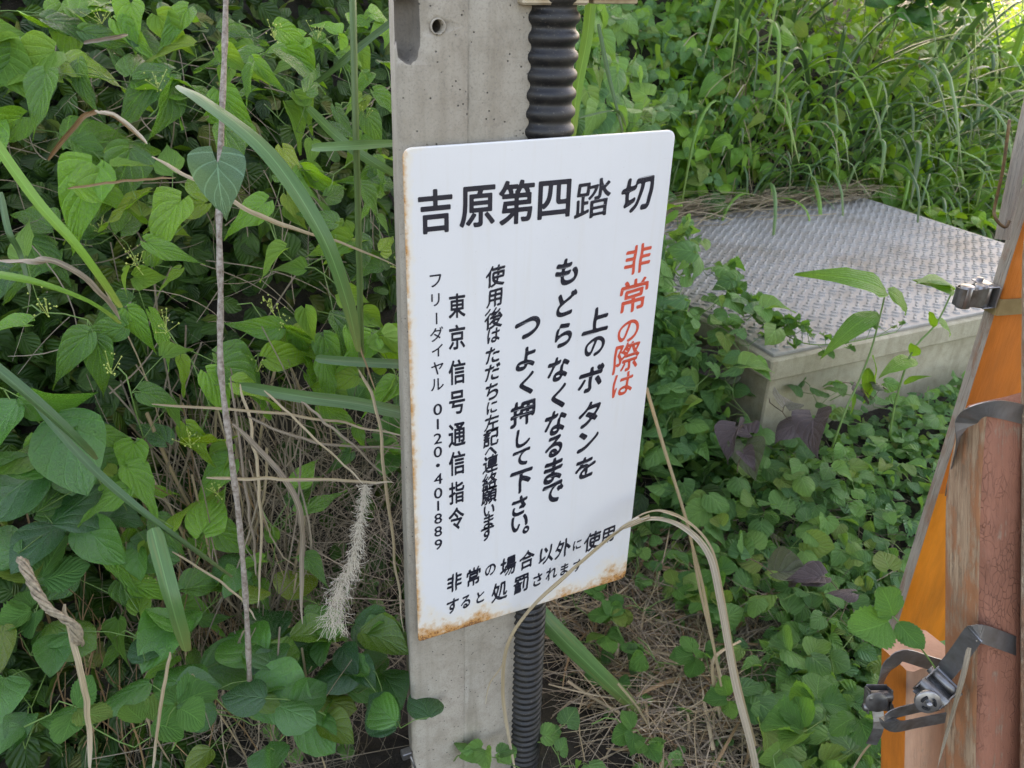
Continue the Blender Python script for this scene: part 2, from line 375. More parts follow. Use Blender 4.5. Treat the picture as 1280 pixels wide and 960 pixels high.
# ------------------------------------------------------------------ ground sheet
def warp(n, lo, hi, c, dens):
    u = np.linspace(-1, 1, n); s = np.sinh(u*dens)/np.sinh(dens)
    return np.where(s < 0, c+(c-lo)*s, c+(hi-c)*s)
gx = warp(300, -70, 90, .8, 6.0); gy = warp(300, -60, 110, .6, 6.0)
GX, GY = np.meshgrid(gx, gy); GZ = ground_h(GX, GY)
jit = rng.normal(0, .006, GZ.shape)*(np.hypot(GX-.8, GY-.6) < 4)
V = np.stack([GX, GY, GZ+jit], -1).reshape(-1, 3); n = 300
idx = np.arange(n*n).reshape(n, n); Fq = np.stack([idx[:-1, :-1], idx[:-1, 1:], idx[1:, 1:], idx[1:, :-1]], -1).reshape(-1, 4)
tag(link('ground', mesh('ground', V, Fq, M_soilm)), kind='structure')

# ------------------------------------------------------------------ leaf shapes
def leaf_shape(prof, rows=10, prop=0.0, cup=0.0, crk=.034, half=4, lobe=0.0, fold=.15, droop=.25, wave=.02, twist=0.0, serr=0, serr_a=.05, seed=0, lobe_p=2.0):
    r = random.Random(seed); r2 = random.Random(seed+99); V = []; U = []
    ts = [(i/rows)**(1.0 if serr else 1.3) for i in range(rows+1)]; xs = [p[0] for p in prof]; ws = [p[1] for p in prof]
    ph = r.random()*6
    for t in ts:
        w = float(np.interp(t, xs, ws))
        for j in range(-half, half+1):
            s = j/half; a = abs(s); x = w*s
            if serr and abs(j) == half: x *= 1+serr_a*(1 if (int(round(t*rows)) % 2) else -1)
            y = t-lobe*(a**1.4)*max(0, 1-t)**lobe_p*1.0
            z = fold*abs(x)*(1-.5*t) - droop*(t**2.2)*.6 - .35*droop*a*a*w
            z += wave*math.sin(t*9+ph+s*2.2)*a + wave*.7*math.sin(t*17+ph*2)*a*s
            z += prop*x*t+cup*(x*x)*2.2+(r2.random()-.5)*crk*(a if a < .9 else .5)*min(1, t*5)
            x += twist*.20*t*t
            V.append((x, y, z)); U.append((.5+s*.5, t))
    n = 2*half+1; Fc = []
    for i in range(rows):
        for j in range(n-1): Fc.append((i*n+j, i*n+j+1, (i+1)*n+j+1, (i+1)*n+j))
    return np.array(V), Fc, U
PT = [(0, .06), (.015, .14), (.04, .22), (.07, .27), (.12, .31), (.22, .335), (.35, .30), (.5, .225), (.65, .145), (.78, .075), (.9, .028), (1, .002)]
GL = [(0, .06), (.06, .22), (.15, .33), (.3, .41), (.45, .42), (.6, .37), (.75, .27), (.88, .14), (.96, .05), (1, .004)]
HT = [(0, .10), (.012, .20), (.03, .29), (.06, .38), (.10, .44), (.15, .485), (.25, .50), (.4, .44), (.55, .34), (.7, .22), (.84, .10), (.94, .03), (1, .003)]
BR = [(0, .05), (.08, .27), (.2, .42), (.38, .50), (.55, .49), (.7, .41), (.84, .27), (.94, .13), (1, .01)]
RD = [(0, .14), (.07, .36), (.18, .46), (.34, .50), (.52, .47), (.7, .36), (.85, .20), (.95, .07), (1, .005)]
LN = [(0, .03), (.1, .09), (.25, .125), (.45, .12), (.65, .09), (.85, .04), (1, .002)]
SHAPES = {}
def reg(kind, matk, prof, nvar=4, wr=(.92, 1.08), **kw):
    L_ = []
    for k in range(nvar):
        r = random.Random(hash((kind, k)) & 0 or k*13+len(kind))
        a = dict(kw); a['fold'] = a.get('fold', .15)*r.uniform(.4, 1.7); a['droop'] = a.get('droop', .25)*r.uniform(.2, 2.0)
        a['wave'] = a.get('wave', .02)*r.uniform(.6, 2.0); a['twist'] = r.uniform(-1, 1); a['seed'] = k; a['prop'] = r.uniform(-.9, .9); a['cup'] = r.uniform(-.5, .8); wm = r.uniform(*wr)
        pf = [(t, w*r.uniform(.96, 1.04)*wm) for t, w in prof]
        V, Fc, U = leaf_shape(pf, **a)
        L_.append((V, Fc, U, mesh('leaf_'+kind, V, Fc, LM[matk], True, U)))
    SHAPES[kind] = L_
reg('pointed', 'pointed', PT, 9, wr=(.52, .88), rows=14, lobe=.12, fold=.32, droop=.35, wave=.022)
reg('bright', 'bright', PT, 3, rows=10, lobe=.10, fold=.35, droop=.3, wave=.02)
reg('glossy', 'glossy', GL, 4, rows=10, lobe=.03, fold=.22, droop=.28, wave=.014)
reg('heart', 'heart', HT, 6, rows=14, lobe=.30, fold=.25, droop=.30, wave=.016)
reg('bramble', 'bramble', BR, 4, rows=20, lobe=.04, fold=.16, droop=.22, wave=.02, serr=1, serr_a=.055)
reg('round', 'round', RD, 5, rows=16, lobe=.16, fold=.18, droop=.28, wave=.022, serr=1, serr_a=.035)
reg('lance', 'lance', LN, 4, rows=9, half=2, fold=.3, droop=.6, wave=.01)
reg('purple', 'purple', HT, 4, rows=14, lobe=.28, fold=.3, droop=.35, wave=.03)
reg('under', 'under', GL, 4, rows=4, half=1, lobe=.05, fold=.3, droop=.4)
reg('underheart', 'heart', HT, 4, rows=4, half=1, lobe=.25, fold=.3, droop=.4)
reg('underlance', 'lance', LN, 4, rows=4, half=1, fold=.3, droop=.6, wr=(1.3, 1.9))
reg('undersmall', 'round', RD, 4, rows=4, half=1, lobe=.1, fold=.3, droop=.4)

def frame(tip, nrm):
    y = Vector(tip).normalized(); z = Vector(nrm); z = (z-y*z.dot(y))
    if z.length < 1e-4: z = y.orthogonal()
    z.normalize(); x = y.cross(z)
    return Matrix(((x.x, y.x, z.x), (x.y, y.y, z.y), (x.z, y.z, z.z)))
def rv(s=1.0): return Vector((random.gauss(0, s), random.gauss(0, s), random.gauss(0, s)))
def add_leaf(parent, kind, pos, tip, nrm, size, wide=1.0):
    me = random.choice(SHAPES[kind])[3]
    m = frame(tip, nrm).to_4x4() @ Matrix.Diagonal((size*wide, size, size, 1)); m.translation = pos
    o = link('leaf', me, parent, m)
    return o

def joined(name, inst, mat, parent=None):
    """one mesh out of many placed shapes: inst = (V, F, U, pos, R(3x3 np), scale(3), tint)"""
    Vs = []; Fs = []; Us = []; Ts = []; b = 0
    for V, Fc, U, pos, R, sc, ti in inst:
        Vs.append((V*np.asarray(sc))@R.T+pos); Fs.append(np.asarray(Fc)+b); Us.append(np.asarray(U)); Ts.append(np.full(len(V), ti)); b += len(V)
    V = np.concatenate(Vs); Fq = np.concatenate(Fs); U = np.concatenate(Us); T = np.concatenate(Ts)
    me = bpy.data.meshes.new(name); me.vertices.add(len(V)); me.vertices.foreach_set('co', V.astype(np.float32).ravel())
    k = Fq.shape[1]; me.loops.add(Fq.size); me.loops.foreach_set('vertex_index', Fq.astype(np.int32).ravel())
    me.polygons.add(len(Fq)); me.polygons.foreach_set('loop_start', np.arange(0, Fq.size, k, dtype=np.int32))
    me.update(calc_edges=True); me.validate()
    l = me.uv_layers.new(name='UVMap'); l.data.foreach_set('uv', U[Fq.ravel()].astype(np.float32).ravel())
    at = me.attributes.new('tint', 'FLOAT', 'POINT'); at.data.foreach_set('value', T.astype(np.float32))
    me.polygons.foreach_set('use_smooth', [True]*len(Fq)); me.materials.append(mat); me.update()
    return link(name, me, parent)
UP = Vector((0, 0, 1)); VIEW = -CF
def leaf_dirs(n, droop=.5, jit=.35):
    lat = rv(1.0); lat = lat-n*lat.dot(n)
    if lat.length < 1e-3: lat = CR.copy()
    lat.normalize()
    tip = (lat*.9+Vector((0, 0, -1))*droop*(1.2-n.z)*1.4+n*.15).normalized()
    nrm = (n*.75+UP*.5+VIEW*.25+rv(jit*1.25)).normalized()
    return tip, nrm

# ------------------------------------------------------------------ vines and ground cover, each a plant with its own leaves
def vine(name, label, cat, group, path, kind, size, off=.1, spacing=.035, pair=2, droop=.5, stem=M_stem_green, sr=.0011, jit=.35, spread=.04, brights=0, trif=False, pet=.025, off2=None, wide=1.0, flowers=0):
    pts = []
    for i, px in enumerate(path):
        if not isinstance(px, Vector): px, py = px
        pts.append(px if isinstance(px, Vector) else hit(px, py, off))
    n = max(8, int(sum((pts[i+1]-pts[i]).length for i in range(len(pts)-1))/.02)); P = smooth_path(pts, n)
    P = [p+rv(.005)+Vector((0, 0, .006*math.sin(i*.9))) for i, p in enumerate(P)]
    root = empty(name, P[0], label, cat, group)
    mb = MB(); mb.tube(P, [sr*(1-.5*i/n) for i in range(n)], 5)
    acc = 0; k = 0
    for i in range(1, n):
        acc += (P[i]-P[i-1]).length
        if acc < spacing: continue
        acc = 0; k += 1; g = ground_n(P[i].x, P[i].y)
        for q in range(pair):
            sd = rv(1); sd = (sd-g*sd.dot(g)).normalized()
            base = P[i]+sd*abs(random.gauss(spread*.5, spread*.6))+g*random.uniform(0, pet*1.2)
            mb.tube([P[i], (P[i]+base)/2+g*.006, base], sr*.6, 4, caps=False)
            tip, nrm = leaf_dirs(g, droop, jit)
            s = size*random.uniform(.68, 1.2)*(1-.35*i/n*(1 if pair == 2 else .4))
            if trif:
                for a in (0, 1.25, -1.25):
                    t2 = (Matrix.Rotation(a+random.gauss(0, .1), 3, nrm) @ tip)
                    add_leaf(root, kind, base+t2*size*.12, t2, (nrm+rv(.14)).normalized(), s*(1 if a == 0 else .85), wide)
            else:
                kd = 'bright' if (brights and random.random() < brights) else kind
                add_leaf(root, kd, base, tip, nrm, s*(.7 if kd == 'bright' and kind != 'bright' else 1), wide*random.uniform(.9, 1.12))
    st = mb.build('stem', stem, root, True, P[0])
    for q in range(flowers):
        p = random.choice(P)+ground_n(p.x if False else P[0].x, P[0].y)*.03+rv(.01); fb = MB()
        for z in range(16):
            c = p+rv(.008); r = random.uniform(.0008, .0016)
            fb.rings([[c+Vector((math.cos(a)*r*s_, math.sin(a)*r*s_, h*r)) for a in (0, 1.57, 3.14, 4.71)] for s_, h in ((.3, -1), (1, 0), (.3, 1))])
            if z % 3 == 0: fb.tube([P[n//2] if False else p-UP*.012, c], .0004, 3, caps=False)
        fb.build('flower_buds', M_bud, root, True, p)
    return root
M_bud = simple_mat('yellow_green_buds', (.42, .48, .12), .6, 0, 200, (.3, .4, .08))

G1 = 'pointed-leaf vines over the left bank'
vines = [
 # path, kind, size, label ...
 ([(-60, 30), (60, 20), (150, 45), (230, 25)], 'vine with broad pointed leaves across the top left corner of the bank', .085, .26, .1),
 ([(-60, 90), (40, 90), (140, 100), (260, 70)], 'large-leaved vine just below the top left corner with yellow-green flower buds', .088, .28, .1),
 ([(-40, 180), (60, 170), (130, 210), (190, 260)], 'dark pointed vine left of the folded dry blade', .085, .24, .05),
 ([(180, 150), (230, 120), (290, 110), (340, 60)], 'vine climbing through the middle top of the left bank beside the dry stalk', .075, .27, .15),
 ([(300, 20), (340, 70), (400, 60), (480, 30)], 'blue-green vine at the top of the bank just left of the concrete pole', .062, .22, .1),
 ([(330, 130), (360, 160), (420, 140), (490, 110)], 'vine left of the concrete pole at the height of its round hole', .062, .25, .3),
 ([(280, 170), (330, 190), (380, 220), (440, 210)], 'yellow-green vine with curled leaves beside the long arching grass blade', .066, .28, .4),
 ([(440, 150), (460, 200), (470, 260), (480, 330)], 'light green vine hanging straight down beside the pole', .055, .22, .35),
 ([(330, 260), (350, 310), (400, 330), (450, 300)], 'vine with glowing lime leaves under the arching grass blade', .070, .28, .35),
 ([(230, 230), (250, 260), (210, 300), (170, 330)], 'vine around the bluish heart leaf on top of the dry stalk', .066, .25, .12),
 ([(20, 290), (70, 310), (130, 290), (190, 350)], 'shaded vine in the dark hollow at mid left', .072, .16, .0),
 ([(300, 380), (340, 400), (400, 420), (470, 400)], 'dark long-leaved vine left of the sign at mid height', .075, .22, .08),
 ([(380, 330), (430, 360), (470, 430), (495, 470)], 'drooping vine touching the left edge of the pole beside the sign', .070, .24, .2),
 ([(200, 420), (230, 440), (260, 500), (240, 560)], 'vine hanging left of the dry stalk where the straw hollow begins', .058, .24, .12),
 ([(150, 460), (170, 500), (170, 560), (130, 610)], 'mid green vine curling down beside the twisted dry grass', .058, .26, .15),
 ([(300, 470), (350, 440), (420, 450), (480, 460)], 'sparse vine above the straw hollow next to the sign', .055, .20, .1),
 ([(20, 380), (80, 400), (140, 410), (200, 400)], 'vine with yellow-green leaves behind the crossing grass blades at left', .062, .22, .15),
]
vines += [
 ([(270, 560), (285, 600), (270, 660), (250, 700)], 'vine with a few pointed leaves over the straw hollow left of its middle', .058, .20, .2),
 ([(330, 640), (345, 690), (320, 740)], 'short vine with two or three leaves in the middle of the straw hollow', .060, .16, .1),
 ([(40, 560), (110, 590), (160, 640), (150, 720)], 'vine with medium leaves between the oval leaves and the hollow', .060, .22, .1),
 ([(140, 700), (180, 760), (230, 780), (240, 840)], 'vine with yellow-spotted leaves near the bottom left', .056, .24, .3),
 ([(400, 440), (420, 480), (400, 520), (430, 540)], 'vine tip with small leaves over the level straw stems', .048, .12, .1),
]
for path, lab, size, off, br in vines:
    vine('climbing_vine', lab, 'vine', G1, path, 'pointed', size*1.5, off, 0.030, 2, .7, brights=br+.08, spread=.055, jit=.42, flowers=random.choice((0, 1, 2)))
G2 = 'glossy oval-leaved shrubs in the lower left'
for path, lab, size, off in [
 ([(-40, 480), (20, 500), (60, 560), (40, 640)], 'shrub with very large dark oval leaves at the left edge, mid height', .088, .30),
 ([(30, 600), (60, 650), (110, 640), (170, 690)], 'glossy oval-leaved shrub above the twisted dry grass', .075, .26),
 ([(140, 790), (190, 800), (250, 760), (300, 740)], 'glossy shrub with a drooping long leaf in the lower left', .066, .26),
 ([(270, 850), (320, 820), (400, 800), (470, 810)], 'glossy broad-leaved shrub at the foot of the pole on its left', .066, .20),
 ([(340, 930), (400, 890), (450, 860), (500, 880)], 'dark glossy shrub touching the bottom left edge of the pole', .064, .14),
 ([(380, 740), (420, 790), (470, 840), (490, 900)], 'glossy shrub with broad leaves right under the woolly tuft', .068, .20),
 ([(230, 840), (290, 880), (350, 850), (400, 900)], 'dense glossy shrub in the lower middle of the left bank', .064, .24),
 ([(220, 930), (260, 900), (320, 900), (360, 960)], 'yellowish glossy shrub at the bottom edge left of the pole', .060, .22),
 ([(-40, 780), (20, 800), (60, 840), (30, 930)], 'dark oval shrub in the bottom left corner', .066, .26),
]:
    vine('oval_leaf_shrub', lab, 'shrub', G2, path, 'glossy', size*1.25, off+.035, .038, 2, .5, spread=.045)
G3 = 'brambles with toothed leaflets'
for path, lab, size, off in [
 ([(-30, 690), (20, 700), (50, 760), (20, 800)], 'bramble with toothed leaflets at the left edge below the big oval leaves', .048, .32),
 ([(40, 900), (90, 880), (150, 930), (210, 900)], 'bramble with toothed leaflets along the bottom left edge', .046, .32),
 ([(440, 480), (470, 520), (480, 560), (490, 620)], 'small lobed bramble in the gap left of the sign', .040, .08),
 ([(960, 960), (1000, 920), (1040, 900), (1080, 930)], 'bramble with toothed leaflets at the bottom right beside the orange timber', .046, .16),
 ([(760, 740), (800, 760), (850, 740), (900, 770)], 'small bramble right of the sign bottom corner on the straw', .036, .08),
 ([(800, 800), (830, 830), (880, 820), (900, 870)], 'small bramble on the straw behind the dry arching blade', .036, .08),
 ([(700, 740), (730, 760), (780, 790)], 'bramble with bright leaflets just under the right half of the sign edge', .036, .09),
 ([(840, 700), (870, 720), (880, 760)], 'bramble behind the top of the arching dry grass', .040, .10),
 ([(740, 900), (790, 910), (820, 930)], 'small bramble on the straw at the bottom edge', .032, .08),
 ([(690, 800), (740, 810), (760, 860), (790, 850)], 'young bramble beside the black conduit under the sign', .034, .05),
]:
    vine('bramble', lab, 'bramble', G3, path, 'bramble', size*(1.0 if off == 0 else 1.2), off, .05, 1, .4, spread=.03, trif=True)
G4 = 'heart-leaved vines right of the pole'
for path, lab, size, off in [
 ([(730, 20), (780, 30), (840, 40), (880, 10)], 'heart-leaved vine at the top between pole and grass bank', .048, .16),
 ([(740, 80), (800, 90), (850, 70), (900, 90)], 'heart-leaved vine beside the top of the black conduit', .048, .16),
 ([(730, 140), (790, 150), (840, 140), (890, 150)], 'heart-leaved vine just above the top right corner of the sign', .05, .18),
 ([(850, 190), (880, 220), (900, 260), (880, 300)], 'heart-leaved vine hanging beside the upper right edge of the sign', .048, .16),
 ([(840, 260), (860, 320), (850, 380), (880, 400)], 'heart-leaved vine between the sign and the steel lid', .050, .16),
 ([(830, 400), (860, 440), (830, 500), (850, 540)], 'heart-leaved vine hiding the left corner of the concrete box', .052, .14),
 ([(800, 540), (830, 600), (880, 640), (900, 700)], 'heart-leaved vine right of the sign at the height of its last lines', .050, .10),
 ([(900, 130), (930, 150), (960, 110), (990, 120)], 'bushy heart-leaved vine at the top left of the grass bank', .055, .14),
 ([Vector((.60, .42, .10)), Vector((.74, .46, .24)), Vector((.86, .44, .30)), Vector((.90, .55, .34))], 'heart-leaved vine spilling over the near left corner of the steel lid', .050, .0),
 ([Vector((.86, .36, .02)), Vector((.88, .40, .14)), Vector((.86, .50, .26)), Vector((.93, .62, .33))], 'heart-leaved vine climbing the left wall of the concrete box', .050, .0),
 ([Vector((.78, .70, .30)), Vector((.88, .78, .36)), Vector((.93, .95, .37)), Vector((.95, 1.15, .38))], 'heart-leaved vine along the left edge of the steel lid', .052, .0),
 ([Vector((.86, .95, .42)), Vector((.92, 1.15, .45)), Vector((1.02, 1.32, .42))], 'heart-leaved vine at the back left corner of the steel lid', .050, .0),
 ([Vector((.92, .50, .36)), Vector((.98, .66, .37)), Vector((.97, .82, .38)), Vector((1.02, .95, .37))], 'heart-leaved vine lying over the left margin of the steel lid', .050, .0),
 ([Vector((.95, 1.0, .38)), Vector((1.05, 1.14, .38)), Vector((1.08, 1.30, .40))], 'heart-leaved vine reaching onto the far left part of the steel lid', .050, .0),
]:
    vine('heart_leaf_vine', lab, 'vine', G4, path, 'heart', size*1.1, off, .024, 2, .8, spread=.05, brights=.05, jit=.4)
G5 = 'round-leaved creepers over the ground on the right'
for path, lab, size, off in [
 ([(860, 480), (920, 490), (980, 480), (1040, 520)], 'creeper below the front corner of the concrete box', .036, .10),
 ([(840, 570), (900, 560), (960, 560), (1020, 570)], 'creeper spreading under the purple leaves', .042, .09),
 ([(900, 600), (980, 600), (1060, 590), (1130, 580)], 'creeper against the front wall of the concrete box', .036, .09),
 ([(1040, 500), (1090, 500), (1140, 520), (1180, 530)], 'light creeper climbing the box wall beside the grey board', .034, .12),
 ([(860, 650), (940, 640), (1010, 650), (1100, 640)], 'creeper crossing the ground halfway between box and straw', .040, .09),
 ([(880, 700), (950, 700), (1030, 690), (1120, 680)], 'creeper left of the bright orange board', .040, .09),
 ([(860, 750), (930, 760), (1000, 750), (1080, 740)], 'creeper behind the dry arching blade', .038, .08),
 ([(940, 820), (1000, 830), (1050, 810), (1090, 780)], 'creeper beside the bramble sprig with three leaflets', .040, .08),
 ([(900, 880), (960, 890), (1010, 870), (1060, 850)], 'creeper between straw and lower steel buckle', .040, .08),
 ([(950, 960), (1000, 950), (1040, 960), (1090, 920)], 'creeper along the bottom edge at right', .042, .10),
 ([(770, 660), (800, 690), (790, 720), (820, 740)], 'small bright creeper at the lower right corner of the sign', .030, .07),
 ([(640, 945), (680, 930), (700, 950), (730, 960)], 'small creeper at the foot of the black conduit', .030, .05),
 ([(570, 950), (600, 940), (625, 950)], 'tiny light green seedling at the foot of the concrete pole', .030, .10),
]:
    vine('round_leaf_creeper', lab, 'creeper', G5, path, 'round', size*1.3, off, .026, 2, .35, spread=.045, wide=1.05, brights=.06, jit=.4)
for path, lab, size in [
 ([(880, 440), (905, 462), (930, 470)], 'purple heart-leaved vine in front of the box corner', .062),
 ([(960, 500), (985, 520), (1000, 540)], 'large purple heart-leaved vine lying under the box corner', .068),
 ([(900, 560), (930, 540), (920, 590)], 'dull purple vine among the round creepers', .050),
 ([(940, 700), (955, 712), (1040, 730), (1060, 790)], 'purple-brown vine left of the orange board', .052),
 ([(1050, 480), (1075, 485), (1090, 500)], 'faded purple vine on the box wall behind the tall weed', .042),
]:
    vine('purple_leaf_vine', lab, 'vine', 'purple-leaved vines by the box', path, 'purple', size*1.2, .19, .035, 1, .6, stem=M_stem_brown, spread=.02)

# broad single leaf impaled by the dry stalk is part of the stalk (below)

# ------------------------------------------------------------------ undergrowth, one mass per kind
def under_mass(name, label, kinds, mat, npx, narea, region, area, smin, smax, omin, omax, droop=.6, keep=None):
    inst = []
    def put(P):
        g = ground_n(P.x, P.y); tip, nrm = leaf_dirs(g, droop, .6)
        if keep and not keep(P): return
        V, Fc, U, _ = random.choice(SHAPES[random.choice(kinds)])
        R = np.array(frame(tip, nrm)); s = random.uniform(smin, smax)
        inst.append((V, Fc, U, np.array(P), R, (s, s, s), random.random()))
    for _ in range(npx):
        a, b, c, d = random.choice(region); P = hit(random.uniform(a, c), random.uniform(b, d), random.uniform(omin, omax)); put(P)
    for _ in range(narea):
        a, b, c, d = area; x = random.uniform(a, c); y = random.uniform(b, d)
        put(Vector((x, y, float(ground_h(x, y))+random.uniform(omin, omax)*1.3)))
    o = joined(name, inst, mat); return tag(o, label, 'undergrowth', None, 'stuff')
def off_box(P): return not (.9 < P.x < 2.2 and .40 < P.y < 1.42 and P.z < .55)
def off_pole(P): return not (-.06 < P.x < .32 and -.1 < P.y < .2)
def okk(P): return off_box(P) and off_pole(P)
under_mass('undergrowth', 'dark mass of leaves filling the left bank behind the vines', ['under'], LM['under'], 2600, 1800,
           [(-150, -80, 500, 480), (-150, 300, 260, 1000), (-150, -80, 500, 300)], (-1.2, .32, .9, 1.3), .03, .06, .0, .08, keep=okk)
under_mass('undergrowth', 'mass of small heart leaves covering the bank right of the pole', ['underheart'], LM['heart'], 2600, 900,
           [(690, -60, 930, 330), (820, 250, 900, 560)], (.4, .5, 1.1, 1.5), .03, .05, .0, .12, keep=okk)
under_mass('undergrowth', 'low mass of small leaves over the ground right of the sign', ['undersmall'], LM['round'], 1500, 2400,
           [(830, 440, 1200, 720), (960, 700, 1130, 1000), (840, 440, 1000, 640)], (.55, -.5, 1.6, .42), .02, .036, .0, .06, .3, keep=okk)
under_mass('undergrowth', 'small-leaved greenery covering the slope behind the concrete box', ['underlance', 'underlance', 'undersmall', 'under'], LM['lance'], 3600, 1800,
           [(840, -60, 1300, 280), (1100, -40, 1300, 280)], (1.2, 1.4, 5, 4.5), .04, .085, .0, .2, .5, keep=okk)
under_mass('undergrowth', 'sunlit yellow-green weeds in the far upper right corner', ['underlance', 'undersmall', 'underlance'], LM['bright'], 1500, 500,
           [(1150, -80, 1330, 130)], (3.4, 1.8, 7, 6), .05, .11, .0, .25, .4)
under_mass('undergrowth', 'low weeds spreading over the soil to the right of the box', ['undersmall', 'underlance'], LM['round'], 0, 4200,
           [(0, 0, 1, 1)], (1.5, -1.6, 4.5, 1.5), .03, .06, .0, .07, .3, keep=okk)
under_mass('undergrowth', 'scattered young leaves growing through the straw', ['undersmall'], LM['round'], 140, 0,
           [(680, 720, 960, 960), (300, 700, 500, 960)], (0, 0, 1, 1), .015, .03, .02, .05, .3, keep=okk)

# ------------------------------------------------------------------ straw and dry stems
def strip_template(bend, seg=7, seed=0):
    r = random.Random(seed); V = []; U = []; Fc = []; x = z = 0; ax = r.uniform(-1, 1)*bend; az = r.uniform(-1, 1)*bend; k1 = r.uniform(-6, 6)
    for i in range(seg+1):
        t = i/seg; cx = ax*math.sin(t*math.pi*r.choice((1, 1)))*.5+ax*.25*math.sin(t*k1); cz = az*math.sin(t*math.pi)*.5
        w = 1-.75*t**3
        for s in (-1, 0, 1):
            V.append((s*w, t, (abs(s)-.5)*.5*w)); U.append((.5+s*.5, t)); 
        V[-3] = (V[-3][0], V[-3][1], V[-3][2]); 
        for q in (-3, -2, -1): V[q] = (V[q][0]+cx*1000, V[q][1], V[q][2]+cz*1000)
    for i in range(seg):
        for j in range(2): Fc.append((i*3+j, i*3+j+1, (i+1)*3+j+1, (i+1)*3+j))
    return np.array(V), Fc, U
def straw_inst(pos, tip, nrm, length, width, bend, seed=None):
    V, Fc, U = strip_template(bend, 7, random.randrange(10**6) if seed is None else seed)
    V = V.copy(); m = np.round(V[:, 0]/1000, 6)
    # separate the bend (in units of length) from the half width
    cx = np.array([V[i-i % 3+1][0] for i in range(len(V))])/1000; cz0 = np.array([(V[i-i % 3+1][2]+0.5*(1-.75*V[i][1]**3)*.5) for i in range(len(V))])/1000
    X = (V[:, 0]-cx*1000)*width/2+cx*length; Z = (V[:, 2]-cz0*1000)*width/2+cz0*length; Y = V[:, 1]*length
    return (np.stack([X, Y, Z], 1), Fc, U, np.array(pos), np.array(frame(tip, nrm)), (1, 1, 1), random.random())
def straw_mass(name, label, mat, n, region, off, lmin, lmax, wmin, wmax, hang=0.0, bend=.5, keep=okk):
    inst = []
    while len(inst) < n:
        a, b, c, d = random.choice(region); P = hit(random.uniform(a, c), random.uniform(b, d), random.uniform(*off))
        if keep and not keep(P): n -= 1; continue
        g = ground_n(P.x, P.y); lat = rv(1); lat = (lat-g*lat.dot(g)).normalized()
        tip = (lat*(1-hang)+Vector((random.gauss(0, .12), random.gauss(0, .1), -1))*hang).normalized()
        L_ = random.uniform(lmin, lmax); pos = P-tip*L_*.5
        inst.append(straw_inst(pos, tip, (g+rv(.5)).normalized(), L_, random.uniform(wmin, wmax), bend))
    return tag(joined(name, inst, mat), label, 'straw', None, 'stuff')
straw_mass('straw', 'matted grey straw on the ground beside the pole', BM['grey'], 2600, [(620, 730, 960, 1000), (560, 930, 760, 1050), (750, 640, 960, 900)], (.0, .035), .08, .32, .0010, .0028, 0, .35)
straw_mass('straw', 'paler loose stalks lying on top of the straw mat', BM['dry'], 420, [(620, 740, 960, 1000), (760, 700, 900, 900)], (.02, .05), .10, .30, .0010, .0026, 0, .3)
straw_mass('straw', 'fine dead stems tangled in the hollow left of the pole', BM['grey'], 1000, [(150, 460, 510, 960), (340, 560, 510, 960)], (.0, .09), .06, .3, .0008, .0020, .25, .6)
straw_mass('straw', 'dead grass hanging down in the hollow left of the pole', BM['grey'], 300, [(170, 500, 420, 960), (200, 560, 380, 900)], (.04, .18), .12, .36, .0009, .0030, .8, .35)
straw_mass('straw', 'rust-coloured dead grass at the bottom left', BM['rust'], 110, [(80, 640, 330, 960)], (.02, .12), .15, .40, .0010, .0030, .8, .3)
straw_mass('straw', 'broken flat dead blades among the straw right of the pole', BM['rust'], 260, [(620, 740, 960, 1000), (760, 660, 900, 900)], (.015, .045), .04, .16, .003, .0075, 0, .3)
straw_mass('straw', 'broken flat pale blades lying on the straw right of the pole', BM['dry'], 120, [(620, 740, 960, 1000), (760, 660, 900, 900)], (.02, .05), .05, .16, .003, .006, 0, .3)
straw_mass('straw', 'broad dead grass leaves hanging in the hollow left of the pole', BM['dry'], 40, [(160, 500, 430, 960)], (.04, .16), .15, .40, .002, .005, .8, .3)
inst = []
for _ in range(330):
    x = random.uniform(.95, 2.12); y = 1.39-abs(random.gauss(0, .07))*(1.2 if x < 1.8 else .9); L_ = random.uniform(.10, .42)
    tip = Vector((random.choice((-1, 1))*1.0, random.gauss(0, .28), random.gauss(.02, .05))).normalized()
    inst.append(straw_inst(Vector((x, y, .318+random.uniform(0, .03)))-tip*L_*.5, tip, (UP+rv(.3)).normalized(), L_, random.uniform(.0016, .0042), .22))
tag(joined('straw', inst, BM['dry']), 'dry stalks tangled along the back edge of the steel lid', 'straw', None, 'stuff')
inst = []
for _ in range(500):
    x = random.uniform(.95, 2.15); y = 1.40-abs(random.gauss(0, .035)); L_ = random.uniform(.04, .2)
    tip = Vector((random.gauss(0, 1), random.gauss(0, .5), random.gauss(0, .1))).normalized()
    inst.append(straw_inst(Vector((x, y, .311+random.uniform(0, .015)))-tip*L_*.5, tip, (UP+rv(.3)).normalized(), L_, random.uniform(.0012, .003), .3))
tag(joined('straw', inst, BM['grey']), 'dark leaf litter against the back edge of the steel lid', 'straw', None, 'stuff')
straw_mass('straw', 'dead stems showing through the grass bank', BM['dry'], 130, [(860, 60, 1260, 260), (880, 60, 1000, 230)], (.02, .12), .15, .40, .0015, .0035, .7, .25)
straw_mass('straw', 'dead twigs showing through the vines of the left bank', BM['grey'], 110, [(0, 60, 490, 440)], (.05, .20), .06, .22, .0010, .0024, .3, .3)
straw_mass('straw', 'dark litter under the ground cover on the right', BM['grey'], 700, [(840, 560, 1120, 960)], (.0, .03), .06, .22, .0010, .0025, 0, .4)

